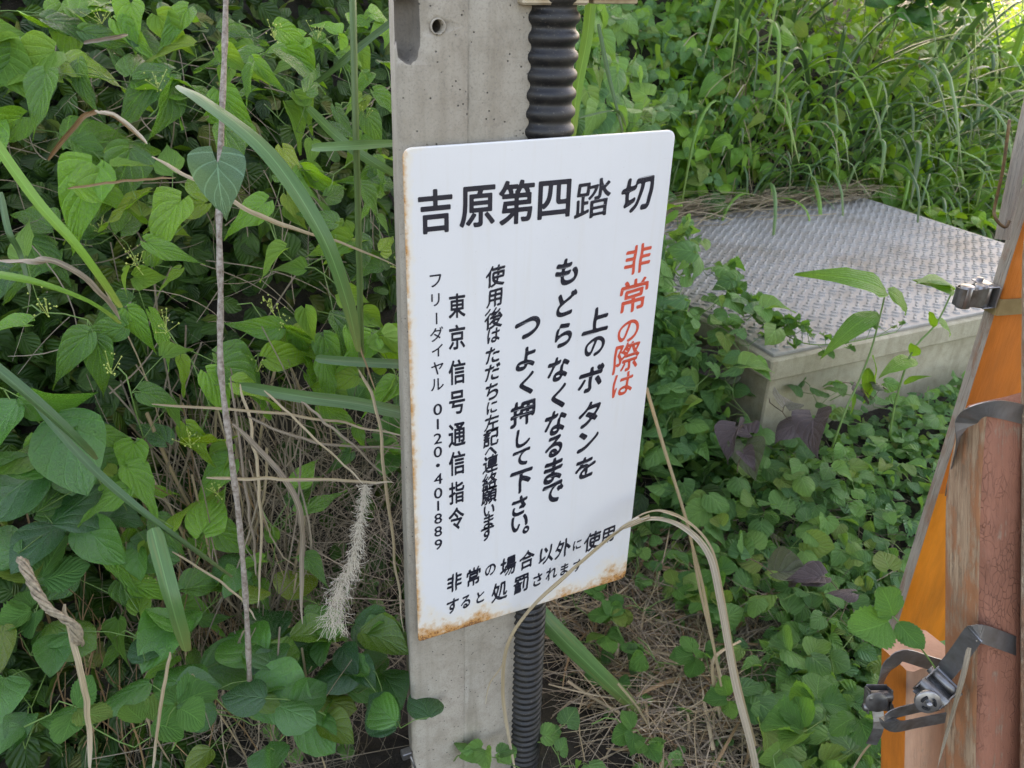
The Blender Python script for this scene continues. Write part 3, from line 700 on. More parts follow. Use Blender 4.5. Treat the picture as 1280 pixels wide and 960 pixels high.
# ------------------------------------------------------------------ grass blades
def blade_mesh(name, pts, width, mat, n=22, wv=None, keel=.22, prof=None, curl=0.0):
    P = smooth_path(pts, n); V = []; U = []; Fc = []; o = P[0]
    wv = wv or CR
    for i, p in enumerate(P):
        t = i/(n-1); d = (P[min(i+1, n-1)]-P[max(i-1, 0)]).normalized()
        x = wv-d*wv.dot(d)
        if x.length < .05: x = d.orthogonal()
        x.normalize(); z = x.cross(d)
        if curl: x = (Matrix.Rotation(curl*t, 3, d) @ x); z = x.cross(d)
        w = width/2*(np.interp(t, [0, .1, .5, .85, 1], prof or [.6, .9, 1, .6, .04]))
        for s in (-1, -.5, 0, .5, 1):
            V.append(p-o+x*w*s+z*(abs(s)*w*keel*2)); U.append(((s+1)/2, t))
    for i in range(n-1):
        for j in range(4): Fc.append((i*5+j, i*5+j+1, (i+1)*5+j+1, (i+1)*5+j))
    return mesh(name, V, Fc, mat, True, U), o
def blade(name, label, cat, group, pts, width, mat, parent=None, **kw):
    me, o = blade_mesh(name, pts, width, mat, **kw); ob = link(name, me, parent, Matrix.Translation(o))
    if label: tag(ob, label, cat, group)
    return ob
def H(px, py, off): return hit(px, py, off)
GB = 'single long grass blades in the left bank'
W = lambda px: px*.85/F_PX
def dpath(pts): return [atD(x, y, d) for x, y, d in pts]
blade('reed_grass', 'broad green blade arching diagonally across the upper left vines', 'grass blade', GB, dpath([(222, 106, .93), (250, 121, .89), (330, 185, .84), (398, 285, .84), (432, 372, .88), (448, 440, .93)]), W(21), BM['green'], prof=[.4, .8, 1, .85, .3], n=30)
blade('reed_grass', 'bright lime blade rising from the left edge at the height of the sign title', 'grass blade', GB, dpath([(-40, 130, .8), (40, 245, .8), (100, 315, .82), (150, 385, .88)]), W(13), BM['lime'], prof=[.8, 1, 1, .9, .6])
blade('reed_grass', 'yellow-green blade crossing the left edge just below the lime one', 'grass blade', GB, dpath([(-40, 336, .8), (40, 352, .8), (110, 378, .82), (150, 405, .86)]), W(9), BM['lime'], prof=[.8, 1, 1, .9, .6])
blade('reed_grass', 'dark blade lying flat toward the pole beside the sign', 'grass blade', GB, dpath([(300, 482, 1.1), (380, 496, 1.05), (450, 505, 1.05), (530, 522, 1.05)]), W(20), BM['dark'], prof=[.5, .9, 1, 1, .8], wv=CD)
blade('reed_grass', 'second dark blade lying just above it toward the pole', 'grass blade', GB, dpath([(395, 448, 1.1), (440, 452, 1.08), (520, 456, 1.07)]), W(15), BM['dark'], prof=[.5, .9, 1, 1, .8], wv=CD)
blade('reed_grass', 'short broad blade hanging down in the straw hollow', 'grass blade', GB, dpath([(190, 660, .95), (203, 710, .93), (216, 760, .93), (232, 815, .97)]), W(25), BM['green'], prof=[.7, .95, 1, .9, .5])
blade('reed_grass', 'olive blade running down through the middle of the left bank', 'grass blade', GB, dpath([(40, 500, .98), (110, 580, .95), (190, 650, .95), (290, 722, 1.0)]), W(12), BM['dark'], prof=[.5, .9, 1, .8, .4])
blade('reed_grass', 'olive blade with a rusty tip left of the oval leaves', 'grass blade', GB, dpath([(-30, 440, .9), (30, 490, .9), (90, 545, .92), (120, 575, .95)]), W(17), BM['dark'], prof=[.7, .9, 1, .8, .4])
blade('reed_grass', 'shiny blade slanting up to the pole below its round hole', 'grass blade', GB, dpath([(395, 102, 1.05), (430, 75, 1.0), (490, 28, 1.0), (520, 5, 1.0)]), W(11), BM['dark'], prof=[.8, 1, 1, .9, .6])
blade('reed_grass', 'shiny blade slanting down to the pole above the sign corner', 'grass blade', GB, dpath([(385, 135, 1.0), (420, 170, 1.02), (470, 205, 1.02), (520, 235, 1.05)]), W(15), BM['green'], prof=[.6, .9, 1, .9, .6])
blade('reed_grass', 'thin blade reaching the pole horizontally beside the sign title', 'grass blade', GB, dpath([(390, 185, 1.0), (430, 183, .98), (480, 180, 1.0), (530, 178, 1.03)]), W(14), BM['green'], wv=CD)
blade('reed_grass', 'long dark blade hanging at far left behind the lime blade', 'grass blade', GB, dpath([(0, 240, .95), (10, 290, .93), (25, 320, .95), (38, 370, .95)]), W(10), BM['dark'])
cane = MB(); cp = dpath([(438, -120, 1.0), (441, 0, .96), (444, 140, .98), (447, 240, 1.02), (449, 330, 1.06), (451, 420, 1.12), (452, 470, 1.2)]); cane.tube(smooth_path(cp, 26), [.0040]*26, 8)
ct = cane.build('grass_cane', blade_mat('cane_green', (.10, .18, .05), (.12, .2, .06), (.16, .2, .07)), None, True, cp[0]); tag(ct, 'upright green cane standing in the vines just left of the pole', 'cane')

GD = 'single dry stalks in the left bank'
def dry(label, pts, w, mat='dry', wv=None, prof=None, n=34):
    P_ = smooth_path(dpath(pts), 14); k_ = (P_[-1]-P_[0]).length; P_ = [p+rv(.0035)*k_*(1 if 0 < i < 13 else 0) for i, p in enumerate(P_)]; return blade('dry_stalk', label, 'dry stalk', GD, P_, W(w)*.72, BM[mat], wv=wv, prof=prof or [.35, .9, 1, .75, .12], n=n, keel=.45)
sp_ = MB(); q = dpath([(283, -30, .93), (281, 60, .92), (277, 160, .9), (274, 270, .86), (276, 370, .87), (276, 460, .88), (288, 560, .90), (300, 660, .93), (308, 760, .97), (312, 850, 1.02)])
sroot = empty('dead_stalk', q[-1], 'tall grey dead stalk with a bluish heart leaf caught at its upper end', 'stalk')
sp_.tube(smooth_path(q, 40), [.0033+.0006*math.sin(i*2.1) for i in range(40)], 7)
sp_.build('stalk', simple_mat('grey_bark', (.34, .30, .25), .8, 0, 220, (.13, .09, .06), .8, .0015), sroot, True, q[-1])
lf = add_leaf(sroot, 'purple', atD(272, 203, .84), (CD*.98+CF*.1), (-CF+UP*.5+CR*.3), .056); lf.data = lf.data.copy(); lf.data.materials.clear(); lf.data.materials.append(leaf_mat('bluish_leaf', (.05, .14, .09), (.10, .21, .14), (.2, .3, .2), .35, 4, .7)); lf['label'] = 'bluish heart-shaped leaf hanging tip down'
dry('pale straw stem lying level left of the sign above the woolly tuft', [(258, 597, .98), (340, 598, .98), (430, 600, .99), (492, 603, 1.0)], 7, 'dry', CD)
dry('second level straw stem higher up reaching the pole', [(190, 505, 1.0), (320, 515, 1.02), (420, 527, 1.04), (520, 550, 1.06)], 6, 'dry', CD)
dry('third straw stem curving toward the pole', [(310, 520, 1.0), (360, 542, 1.0), (420, 556, 1.02), (520, 561, 1.06)], 6, 'grey', CD)
dry('straw stem running down from upper left to the woolly tuft', [(330, 488, .96), (390, 545, .95), (455, 606, .97)], 5, 'dry')
dry('straw stem crossing it from higher up', [(376, 502, 1.02), (430, 548, 1.02), (490, 603, 1.05)], 6, 'grey')
dry('long pale stem hanging beside the left edge of the pole', [(448, 462, 1.0), (472, 520, 1.0), (484, 620, 1.02), (494, 700, 1.06), (505, 790, 1.12)], 7, 'dry')
dry('grey flattened stem bending down through the hollow', [(290, 530, 1.0), (340, 580, 1.0), (372, 630, 1.0), (376, 690, 1.02), (378, 780, 1.05)], 13, 'grey')
dry('pair of upright straw stems left of the hollow', [(300, 480, 1.05), (318, 560, 1.03), (325, 640, 1.03), (322, 760, 1.08)], 7, 'dry')
dry('upright straw stem in the middle of the hollow', [(288, 470, 1.05), (310, 640, 1.03), (320, 720, 1.05)], 6, 'grey')
dry('slanting straw stem at the bottom left', [(212, 815, .92), (200, 880, .92), (190, 970, .94)], 7, 'dry')
dry('thick straw stem hanging from the twisted dry grass', [(80, 755, .86), (95, 830, .86), (108, 890, .88), (112, 970, .9)], 13, 'dry')
dry('dry blade folded over in a sharp bend near the upper left', [(60, 200, .90), (95, 155, .86), (122, 138, .85), (150, 150, .85), (183, 180, .86)], 9, 'rust')
dry('bleached fold of the same dry grass', [(118, 138, .84), (140, 143, .84), (165, 160, .845), (184, 180, .85)], 7, 'white')
dry('long dry stem lying level at the height of the sign title', [(85, 236, .9), (150, 227, .88), (220, 222, .9)], 5, 'rust', CD)
dry('rust-tinged blade running diagonally under the arching grass blade', [(190, 195, .95), (260, 230, .92), (330, 272, .9), (410, 300, .92), (500, 335, .98)], 9, 'dry')
dry('grey straw blade coming in from the left edge', [(0, 325, .86), (40, 325, .84), (90, 340, .85), (130, 375, .88), (150, 400, .92)], 15, 'grey')
dry('yellow stem hanging by the sign at the height of the phone number', [(440, 400, 1.0), (452, 440, 1.0), (470, 490, 1.0)], 4, 'rust')
dry('diagonal straw in the lower hollow', [(215, 690, .98), (290, 740, 1.0), (320, 775, 1.02)], 6, 'dry')
dry('short brown stem in the top left vines', [(105, 54, .82), (135, 49, .8), (160, 43, .82)], 7, 'grey', CD)
# twisted dry grass
tb = MB(); tp = smooth_path(dpath([(28, 700, .88), (40, 730, .86), (62, 762, .85), (92, 782, .85), (98, 805, .86)]), 26)
for k in range(16):
    pp = []; r0 = random.uniform(.0035, .0058); ph = random.uniform(0, 6.28)
    for i, p in enumerate(tp):
        a = i*.55+ph; pp.append(p+CR*math.cos(a)*r0+CD*math.sin(a)*r0*.7+CF*math.sin(a)*r0*.7+rv(.0003))
    tb.tube(pp, random.uniform(.0007, .0016), 5)
tag(tb.build('twisted_grass', simple_mat('twisted_dry_grass', (.32, .26, .17), .8, 0, 240, (.14, .11, .07), .6, .0012), None, True, tp[0]), 'rope-like twist of dry grass at the left below the oval leaves', 'dry grass')
# woolly tuft
wt = MB(); wp = smooth_path(dpath([(456, 606, .965), (450, 650, .97), (440, 700, .975), (420, 745, .98), (418, 785, .99)]), 30)
for k in range(900):
    t = random.random(); i = int(t*28); c = wp[i]; sp2 = .0006+.0050*t**1.6*(.6+.8*abs(math.sin(t*9+k%3)))
    a = c+CR*random.gauss(0, sp2)+CF*random.gauss(0, sp2*.6); pts = [a]; dd = (CD*1.0+rv(.42)).normalized()
    for s in range(5):
        dd = (dd+rv(.28)).normalized(); pts.append(pts[-1]+dd*random.uniform(.002, .006)*(.5+.6*t))
    wt.tube(pts, random.uniform(.00010, .00024), 3, caps=False)
mw, nt, N, L, bs = newmat('pale_wool'); bs.inputs['Base Color'].default_value = (.62, .56, .44, 1); bs.inputs['Roughness'].default_value = .9
tag(wt.build('seed_wool', mw, None, True, wp[0]), 'pale woolly tuft of seed fluff hanging left of the pole', 'seed tuft')

# dry blade that arches in front of the sign
root = empty('arching_dry_grass', atY(940, 960, -.05), 'long bleached dry grass blade arching over the lower edge of the sign', 'grass blade')
P1 = [atY(952, 1010, -.17), atY(940, 940, -.16), atY(917, 850, -.13), atY(899, 750, -.10), atY(884, 690, -.075), atY(850, 655, -.055), atY(812, 646, -.055), atY(775, 664, -.045), atY(725, 706, -.035), atY(668, 758, -.03), atY(636, 806, -.025), atY(629, 860, -.015), atY(634, 910, -.012), atY(648, 985, -.01)]
blade('blade', None, None, None, P1[:9], .0110, BM['white'], root, n=60, wv=(CR*1.0-CD*.35).normalized(), prof=[1.0, .9, .75, .55, .25], keel=.5)
blade('tip', None, None, None, [p+Vector((0, -.0008, .001)) for p in P1[6:]], .0062, BM['dry'], root, n=50, wv=(CR*.8-CD*.6).normalized(), prof=[.9, 1, .9, .8, .3], keel=.45)
blade('blade', None, None, None, [p+Vector((.006, .004, .003)) for p in P1[1:8]], .0075, BM['dry'], root, n=40, wv=(CR*.7+CF*.7).normalized(), prof=[1, .9, .7, .6, .3], keel=.4)
blade('split_fibre', None, None, None, [atY(862, 670, -.04), atY(880, 740, -.03), atY(900, 850, -.04), atY(925, 960, -.05)], .0045, BM['dry'], root, n=20)
GE = 'dry stems in front of the ground cover'
def dryY(label, pts, w, mat='dry', **kw):
    return blade('dry_straw', label, 'dry stem', GE, [atY(x, y, Y) for x, y, Y in pts], w, BM[mat], keel=.35, prof=[1, 1, .9, .8, .5], **kw)
dryY('thin straw stem rising from the ground to the right edge of the sign', [(808, 485, .02), (830, 560, .01), (855, 640, .0), (865, 680, .0), (880, 760, -.02), (930, 960, -.05)], .0045)
dryY('bent dry stem beside the arching blade', [(925, 800, .0), (895, 820, -.02), (893, 860, -.03), (915, 960, -.06)], .006)
dryY('short upright dead stem by the orange timber', [(995, 820, .05), (998, 865, .04)], .005, 'grey')
dryY('dry stem crossing the lower right corner', [(1180, 905, -.33), (1120, 915, -.3), (1085, 935, -.28), (1060, 975, -.26)], .0045)
dryY('pale stem slanting below the broad green blade', [(772, 855, .02), (800, 890, .0), (840, 960, -.03)], .004)
dryY('thin curved rootlet hanging at the right of the pole foot', [(640, 790, .03), (628, 830, .0), (612, 855, -.005), (607, 880, -.005)], .002)
for pts, w, mt, lab in [
 ([(655, 745, .12), (690, 785, .08), (740, 835, .05), (800, 892, .02)], .030, 'green', 'broad green blade sticking out from behind the conduit under the sign'),
 ([(790, 805, .10), (797, 850, .08), (800, 885, .06)], .022, 'dark', 'short dark blade crossing the tip of the broad green blade'),
 ([(742, -40, .12), (735, 40, .12), (722, 110, .12), (713, 190, .12)], .013, 'lime', 'bright green blade beside the upper conduit'),
 ([(690, 860, .15), (720, 840, .15), (750, 822, .15)], .010, 'dark', 'small dark blade behind the broad green blade')]:
    blade('reed_grass', lab, 'grass blade', 'grass blades around the sign', [atY(x, y, Y) for x, y, Y in pts], w, BM[mt], prof=[.5, .9, 1, .8, .35], wv=(CR+CD*-.6).normalized() if 'broad' in lab else None, n=24)
for pts, lab in [([(748, 30, .3), (760, 90, .28), (780, 170, .25)], 'grey-green dead stem slanting above the sign'), ([(725, 148, .2), (760, 140, .2), (775, 142, .2), (783, 160, .2)], 'hooked thin stem over the top edge of the sign')]:
    blade('dry_straw', lab, 'dry stem', GE, [atY(x, y, Y) for x, y, Y in pts], .006, BM['dark'], n=16)

# ------------------------------------------------------------------ grass tufts behind the box: blades are parts that share a few shapes
TB = []
for k in range(7):
    a = .25+.16*k; pts = [Vector((0, 0, 0)), Vector((.08*a, 0, .33)), Vector((.28*a, 0, .62)), Vector((.55*a, 0, .80-.12*a)), Vector((.85*a, 0, .84-.42*a))]
    for mt in ('green', 'lime', 'dark'):
        TB.append(blade_mesh('grass_blade_shape', pts, .036, BM[mt], n=14, wv=Vector((0, 1, 0)))[0])
TBD = [blade_mesh('dry_blade_shape', [Vector((0, 0, 0)), Vector((.1, 0, .3)), Vector((.3, .02, .5)), Vector((.55, 0, .45))], .014, BM['dry'], n=12, wv=Vector((0, 1, 0)))[0]]
tufts = [((930, 262), .26, 'short grass tuft drooping onto the left part of the lid'), ((1000, 268), .26, 'short grass tuft drooping onto the lid beside the dry stalks'), ((1075, 272), .28, 'short grass tuft bent over the middle of the lid back edge'), ((1140, 285), .34, 'grass tuft hanging over the right back edge of the lid'), ((1185, 300), .36, 'grass tuft hanging over the right end of the lid'), ((905, 215), .30, 'grass tuft behind the left back corner of the steel lid'), ((945, 175), .36, 'grass tuft with one shiny slanting blade above the lid'),
 ((985, 235), .30, 'drooping grass tuft over the back edge of the lid'), ((1010, 170), .42, 'tall grass tuft in the middle of the bank'), ((1050, 235), .34, 'dense grass tuft at the middle of the lid back edge'),
 ((1085, 190), .42, 'grass tuft above the right half of the lid'), ((1110, 250), .38, 'long grass tuft leaning right over the lid'), ((1150, 225), .42, 'grass tuft leaning toward the weathered timber'),
 ((1190, 265), .40, 'grass tuft at the right back corner of the lid'), ((1140, 150), .5, 'pale grass tuft higher up the bank near the right'), ((1200, 190), .5, 'grass tuft just left of the weathered timber'),
 ((1060, 110), .5, 'grass tuft high on the bank above the lid'), ((1120, 70), .6, 'soft distant grass tuft near the upper right'), ((1180, 110), .6, 'distant grass tuft below the sunlit patch'),
 ((1240, 150), .6, 'yellowish grass tuft at the right edge under the sunlit patch'), ((980, 60), .5, 'grass tuft near the top of the bank'), ((910, 90), .36, 'thin grass tuft at the upper left of the bank'),
 ((1230, 230), .45, 'grass tuft squeezed behind the weathered timber')]
for (px, py), hgt, lab in tufts:
    hgt *= 1.35
    p = hit(px, py, .0); r = empty('grass_tuft', p, lab, 'grass tuft', 'grass tufts on the bank behind the box')
    for b in range(20):
        me = random.choice(TB) if random.random() > .12 else TBD[0]
        s = hgt*random.uniform(.6, 1.25)
        m = Matrix.Rotation(random.gauss(-1.3, 1.3), 4, 'Z') @ Matrix.Rotation(random.uniform(.1, .8), 4, 'Y') @ Matrix.Diagonal((s, s*random.uniform(.6, 1.1), s, 1))
        m.translation = p+Vector((random.gauss(0, .025), random.gauss(0, .025), -.01)); link('blade', me, r, m)
# leafy weeds on the bank
wl = ['leafy weed above the left end of the lid', 'leafy weed at the middle of the bank with paired leaves', 'leafy weed high above the lid', 'leafy weed leaning over the right half of the lid', 'leafy weed below the sunlit patch', 'leafy weed in the upper middle of the bank', 'bushy weed right of the tall grass tuft', 'leafy weed under the top edge beside the sunlit patch', 'leafy weed among the heart leaves at the upper left of the bank', 'leafy weed close to the weathered timber', 'small weed directly behind the lid centre', 'pale weed near the top centre of the bank']
for lab, (px, py) in zip(wl, [(925, 240), (1065, 170), (1030, 90), (1130, 215), (1200, 140), (1000, 20), (1100, 130), (1160, 50), (890, 50), (1215, 235), (1080, 240), (940, 20)]):
    p = hit(px, py, .0); r = empty('leafy_weed', p, lab, 'weed', 'leafy weeds on the bank behind the box'); mb = MB()
    for st in range(4):
        h = random.uniform(.2, .34); lean = rv(.12); lean.y -= .08; pts = [p+rv(.01), p+lean*.4+UP*h*.5, p+lean+UP*h]; P = smooth_path(pts, 9); mb.tube(P, .0016, 4)
        for i in range(2, 9):
            for sgn in (0, math.pi):
                a = i*1.4+sgn; d = Vector((math.cos(a), math.sin(a), .15-.3)); add_leaf(r, 'lance', P[i], d, UP+rv(.3), random.uniform(.06, .1)*(1.1-.05*i), 1.7)
    mb.build('stem', M_stem_green, r, True, p)
# tall weeds in front of the box
def weed(label, pts, leaves):
    P = [atY(*q_) for q_ in pts]; r = empty('tall_weed', P[-1], label, 'weed', 'tall weeds in front of the steel lid'); mb = MB(); mb.tube(smooth_path(P, 16), [.0016+.0009*i/16 for i in range(16)], 6); mb.build('stem', M_stem_green, r, True, P[-1])
    for (x, y, Y), (x2, y2), s in leaves:
        a = atY(x, y, Y); b = atY(x2, y2, Y-.02); d = b-a; add_leaf(r, 'lance', a, d, (UP*.8+VIEW*.5+rv(.15)), d.length, 1.15*s)
weed('weed with narrow leaves standing in front of the lid centre', [(1107, 365, .30), (1100, 395, .30), (1088, 440, .29), (1070, 485, .28), (1058, 510, .27), (1040, 560, .26)],
     [((1108, 365, .30), (1060, 328), 1.2), ((1110, 363, .30), (1162, 390), 1.2), ((1098, 392, .30), (1040, 405), 1.1), ((1090, 445, .29), (1112, 487), 1.3), ((1085, 460, .29), (1085, 505), 1.2), ((1066, 490, .28), (1074, 520), 1)])
weed('weed with narrow leaves between lid corner and grey board', [(1190, 365, .26), (1170, 405, .26), (1140, 440, .25), (1120, 500, .24), (1112, 545, .23)],
     [((1192, 362, .26), (1155, 350), 1.2), ((1190, 360, .26), (1168, 320), 1.2), ((1165, 408, .26), (1174, 376), 1.2), ((1172, 400, .26), (1208, 415), 1.3), ((1140, 445, .25), (1155, 420), 1.6), ((1145, 450, .25), (1113, 442), 1.2), ((1130, 480, .25), (1150, 462), 1.2)])
# three-leaflet bramble in front of the orange board
P = [atD(1185, 860, .89), atD(1160, 822, .85), atD(1135, 790, .82), atD(1117, 771, .815)]
r = empty('bramble', P[0], 'bramble sprig with three round toothed leaflets in front of the orange board', 'bramble', G3); mb = MB(); mb.tube(smooth_path(P, 12), .0009, 5)
for a, b, k in (((1116, 772), (1110, 737), .85), ((1112, 776), (1076, 794), .85), ((1122, 777), (1146, 808), .8)):
    p_, q_ = atD(*a, .815), atD(*b, .80); o_ = add_leaf(r, 'bramble', p_+(q_-p_)*.06, q_-p_, (VIEW+UP*.45+rv(.1)), (q_-p_).length*1.12, k*1.12)
mb.build('stem', M_stem_green, r, True, P[0])
# creeper lying over the lid corner
def lid_creeper():
    P = [atZ(*q_, .325) for q_ in [(900, 365), (940, 395), (975, 415), (1010, 430), (1060, 428), (1120, 415)]]
    P[0].z = .36; r = empty('toothed_creeper', P[0], 'light green toothed creeper running over the front corner of the steel lid', 'creeper'); Q = smooth_path(P, 24); mb = MB(); mb.tube(Q, .0013, 5)
    for i in range(1, 24):
        for _ in range(2 if i < 14 else 1):
            c = Q[i]+rv(.012)+UP*random.uniform(.0, .04); mb.tube([Q[i], c], .0006, 4, caps=False); tip, nrm = leaf_dirs(UP, .2, .4)
            for a in (0, 1.2, -1.2): t2 = Matrix.Rotation(a, 3, nrm) @ tip; add_leaf(r, 'bramble', c, t2, nrm+rv(.1), random.uniform(.018, .034)*(1.2-.03*i), .9)
    mb.build('stem', M_stem_green, r, True, P[0])
lid_creeper()

# ------------------------------------------------------------------ concrete box with chequer-plate lid
bx0, bx1, by0, by1, bz = .925, 2.145, .43, 1.39, .295
br = empty('cable_pit_box', ((bx0+bx1)/2, (by0+by1)/2, 0), 'low concrete box with a grey chequered steel lid, half overgrown', 'utility box')
mb = MB(); mb.box(((bx0+bx1)/2, (by0+by1)/2, bz-.025), bx1-bx0, by1-by0, .05, bev=.004); mb.build('rim', M_box, br, False, ((bx0+bx1)/2, (by0+by1)/2, 0))
mb = MB(); mb.box(((bx0+bx1)/2, (by0+by1)/2, bz-.05-.19), bx1-bx0-.036, by1-by0-.036, .38, bev=.004); mb.build('wall', M_box, br, False, ((bx0+bx1)/2, (by0+by1)/2, 0))
mL, nt, N, L, bs = newmat('galvanised_plate'); v = objco(nt); n1 = noise_n(nt, 7, 6, .6, v); n2 = noise_n(nt, 150, 4, .6, v)
c = mixc(nt, ramp(nt, n1, [(.35, 0), (.7, 1)]), (.345, .335, .31), (.26, .25, .225)); c = mixc(nt, ramp(nt, n2, [(.5, 0), (.75, .5)]), c, (.20, .19, .17)); c = mixc(nt, ramp(nt, noise_n(nt, 3.2, 7, .7, v), [(.5, 0), (.68, .6)]), c, (.23, .185, .125))
L.new(c, bs.inputs['Base Color']); bs.inputs['Metallic'].default_value = .2; bs.inputs['Roughness'].default_value = .55; L.new(bump(nt, n2, .3, .0008), bs.inputs['Normal'])
mb = MB(); lx0, lx1, ly0, ly1 = bx0+.012, bx1-.03, by0+.012, by1-.03
mb.box(((lx0+lx1)/2, (ly0+ly1)/2, bz+.004), lx1-lx0, ly1-ly0, .008, bev=.0015); lid = mb.build('lid', mL, br, False, ((lx0+lx1)/2, (ly0+ly1)/2, bz))
mb = MB(); pitch = .0275; i = 0
x = lx0+.018; r_ = 0
while x < lx1-.015:
    y = ly0+.018+(pitch*.5 if r_ % 2 else 0); c_ = 0
    while y < ly1-.015:
        if not (lx0+.03 < x < lx0+.075 and ly0+.035 < y < ly0+.07):
            a = math.radians(45 if (c_+r_) % 2 else -45); ca, sa = math.cos(a), math.sin(a); l_, w_, h_ = .0108, .0042, .0030
            q8 = [(l_, 0), (l_*.45, w_), (-l_*.45, w_), (-l_, 0), (-l_*.45, -w_), (l_*.45, -w_)]
            mb.rings([[(x+(px_*ca-py_*sa)*s_, y+(px_*sa+py_*ca)*s_, bz+.0079+h_*z_) for px_, py_ in q8] for s_, z_ in ((1, 0), (.62, 1))])
        y += pitch; c_ += 1
    x += pitch*.62; r_ += 1
tp_ = mb.build('tread_pattern', mL, lid, False, ((lx0+lx1)/2, (ly0+ly1)/2, bz)); tp_['kind'] = 'stuff'
mb = MB(); mb.box((lx0+.052, ly0+.052, bz+.0086), .034, .011, .0016, bev=.0006); m_hole = simple_mat('dark_slot', (.015, .015, .015), .9); mb.build('lifting_slot', m_hole, lid, False, (lx0+.05, ly0+.05, bz))

# ------------------------------------------------------------------ concrete pole
pole = empty('concrete_pole', (.08, .1, -.1), 'square weathered concrete pole that carries the white sign', 'pole')
prof = [(.040, .150), (.0185, .066), (.0065, .032), (.0055, .0245), (.0105, .0195), (.040, .0185), (.0715, .0182), (.0727, .0196), (.0740, .0186), (.105, .0205), (.135, .0245), (.170, .034), (.178, .050), (.178, .155), (.165, .168), (.06, .168)]
Z = np.linspace(-.25, 1.9, 200); R_ = []
for z in Z:
    rr = []
    for k, (x, y) in enumerate(prof):
        tpx = x+(.0115*(z-.97) if x < .05 else .004*(z-.92)); d = .0004*math.sin(z*41+k*3)+random.gauss(0, .00018)
        if k == 7: d += abs(random.gauss(0, .0012))
        rr.append((tpx, y+d, z))
    R_.append(rr)
mb = MB(); mb.rings(R_); shaft = mb.build('shaft', M_pole, pole, True, (.08, .1, -.1))
mod = shaft.modifiers.new('edge', 'EDGE_SPLIT'); mod.split_angle = math.radians(40)
def recess(px, py, rx, rz, name, depth=.014, rough=.18, dark=None):
    c = atY(px, py, .0185); mbx = MB(); rings = []; seg = 28
    wob = [1+random.gauss(0, rough*.25) for _ in range(seg)]
    for s, d in ((1.15, -.0006), (1.0, -.0012), (.9, .002), (.8, .009)):
        rings.append([(c.x+rx*s*math.cos(a_)*wob[k_] * 1, .0185+(d if d < 0 else d*.0)-(.0004 if d > 0 else 0)*0 + (0 if d < 0 else 0), c.z+rz*s*math.copysign(abs(math.sin(a_))**.75, math.sin(a_))*wob[k_]) for k_, a_ in enumerate([2*math.pi*q_/seg for q_ in range(seg)])])
    return c, wob
# hollows are cut as real recesses with a boolean
def cutter(px, py, rx, rz, depth, power, rough):
    c = atY(px, py, .0185); seg = 30; mbx = MB(); w_ = [1+random.gauss(0, rough) for _ in range(seg)]; rings = []
    for y, s in ((-.03, 1.12), (.016, 1.08), (.0205, .97), (.0185+depth*.6, .88), (.0185+depth, .7)):
        rings.append([(c.x+rx*s*math.copysign(abs(math.cos(2*math.pi*k/seg))**power, math.cos(2*math.pi*k/seg))*w_[k], y, c.z+rz*s*math.copysign(abs(math.sin(2*math.pi*k/seg))**power, math.sin(2*math.pi*k/seg))*w_[k]) for k in range(seg)])
    mbx.rings(rings); me = mesh('cut', mbx.V, mbx.F, M_rec, True); bmm = __import__('bmesh').new(); bmm.from_mesh(me); __import__('bmesh').ops.recalc_face_normals(bmm, faces=bmm.faces); bmm.to_mesh(me); bmm.free()
    return me
M_rec = concrete_mat('broken_concrete', (.17, .15, .12), (.12, .10, .08), (.05, .045, .035))
__import__('bmesh')
import bmesh
def recalc(o):
    b = bmesh.new(); b.from_mesh(o.data); bmesh.ops.recalc_face_normals(b, faces=b.faces); b.to_mesh(o.data); b.free()
recalc(shaft)
shaft.data.materials.append(M_rec)
cuts = []
for args in ((510, 33, .0115, .032, .022, .8, .03), (547, 33, .0060, .0066, .035, 1, .01)):
    me = cutter(*args); o = bpy.data.objects.new('cut', me); COL.objects.link(o); cuts.append(o)
    me2 = shaft.modifiers.new('hole', 'BOOLEAN'); me2.operation = 'DIFFERENCE'; me2.object = o; me2.solver = 'EXACT'
    try: me2.material_mode = 'TRANSFER'
    except Exception: pass
bpy.context.view_layer.update()
dg = bpy.context.evaluated_depsgraph_get(); nm = bpy.data.meshes.new_from_object(shaft.evaluated_get(dg))
shaft.modifiers.clear(); shaft.data = nm
for o in cuts: bpy.data.objects.remove(o)
# round hole ring liner
c = atY(547, 33, .0185); mb = MB()
mb.rings([[(c.x+r*math.cos(2*math.pi*k/24), y, c.z+r*math.sin(2*math.pi*k/24)) for k in range(24)] for r, y in ((.0074, .0200), (.0072, .0168), (.0060, .0166), (.0056, .026))], caps=False)
mb.build('hole_rim', M_pole, pole, True, c)

# ------------------------------------------------------------------ black corrugated conduit
M_cond, nt, N, L, bs = newmat('black_conduit'); v = objco(nt); n1 = noise_n(nt, 40, 6, .65, v); n2 = noise_n(nt, 500, 3, .6, v)
c = mixc(nt, ramp(nt, n1, [(.45, 0), (.75, 1)]), (.009, .009, .010), (.032, .028, .022)); c = mixc(nt, ramp(nt, n2, [(.62, 0), (.7, .6)]), c, (.16, .14, .11))
L.new(c, bs.inputs['Base Color']); L.new(ramp(nt, n1, [(.3, .40), (.7, .62)]), bs.inputs['Roughness']); L.new(bump(nt, n2, .15, .0005), bs.inputs['Normal'])
mb = MB(); z = -.2; rings = []; ax = lambda zz: (float(np.interp(zz, [-.2, .015, .6, .99], [.176, .1725, .166, .164])), .038)
def cring(zz, r):
    cx, cy = ax(zz); return [(cx+r*math.cos(2*math.pi*k/40), cy-.002+r*math.sin(2*math.pi*k/40), zz+.0022*math.sin(2*math.pi*k/40)*0) for k in range(40)]
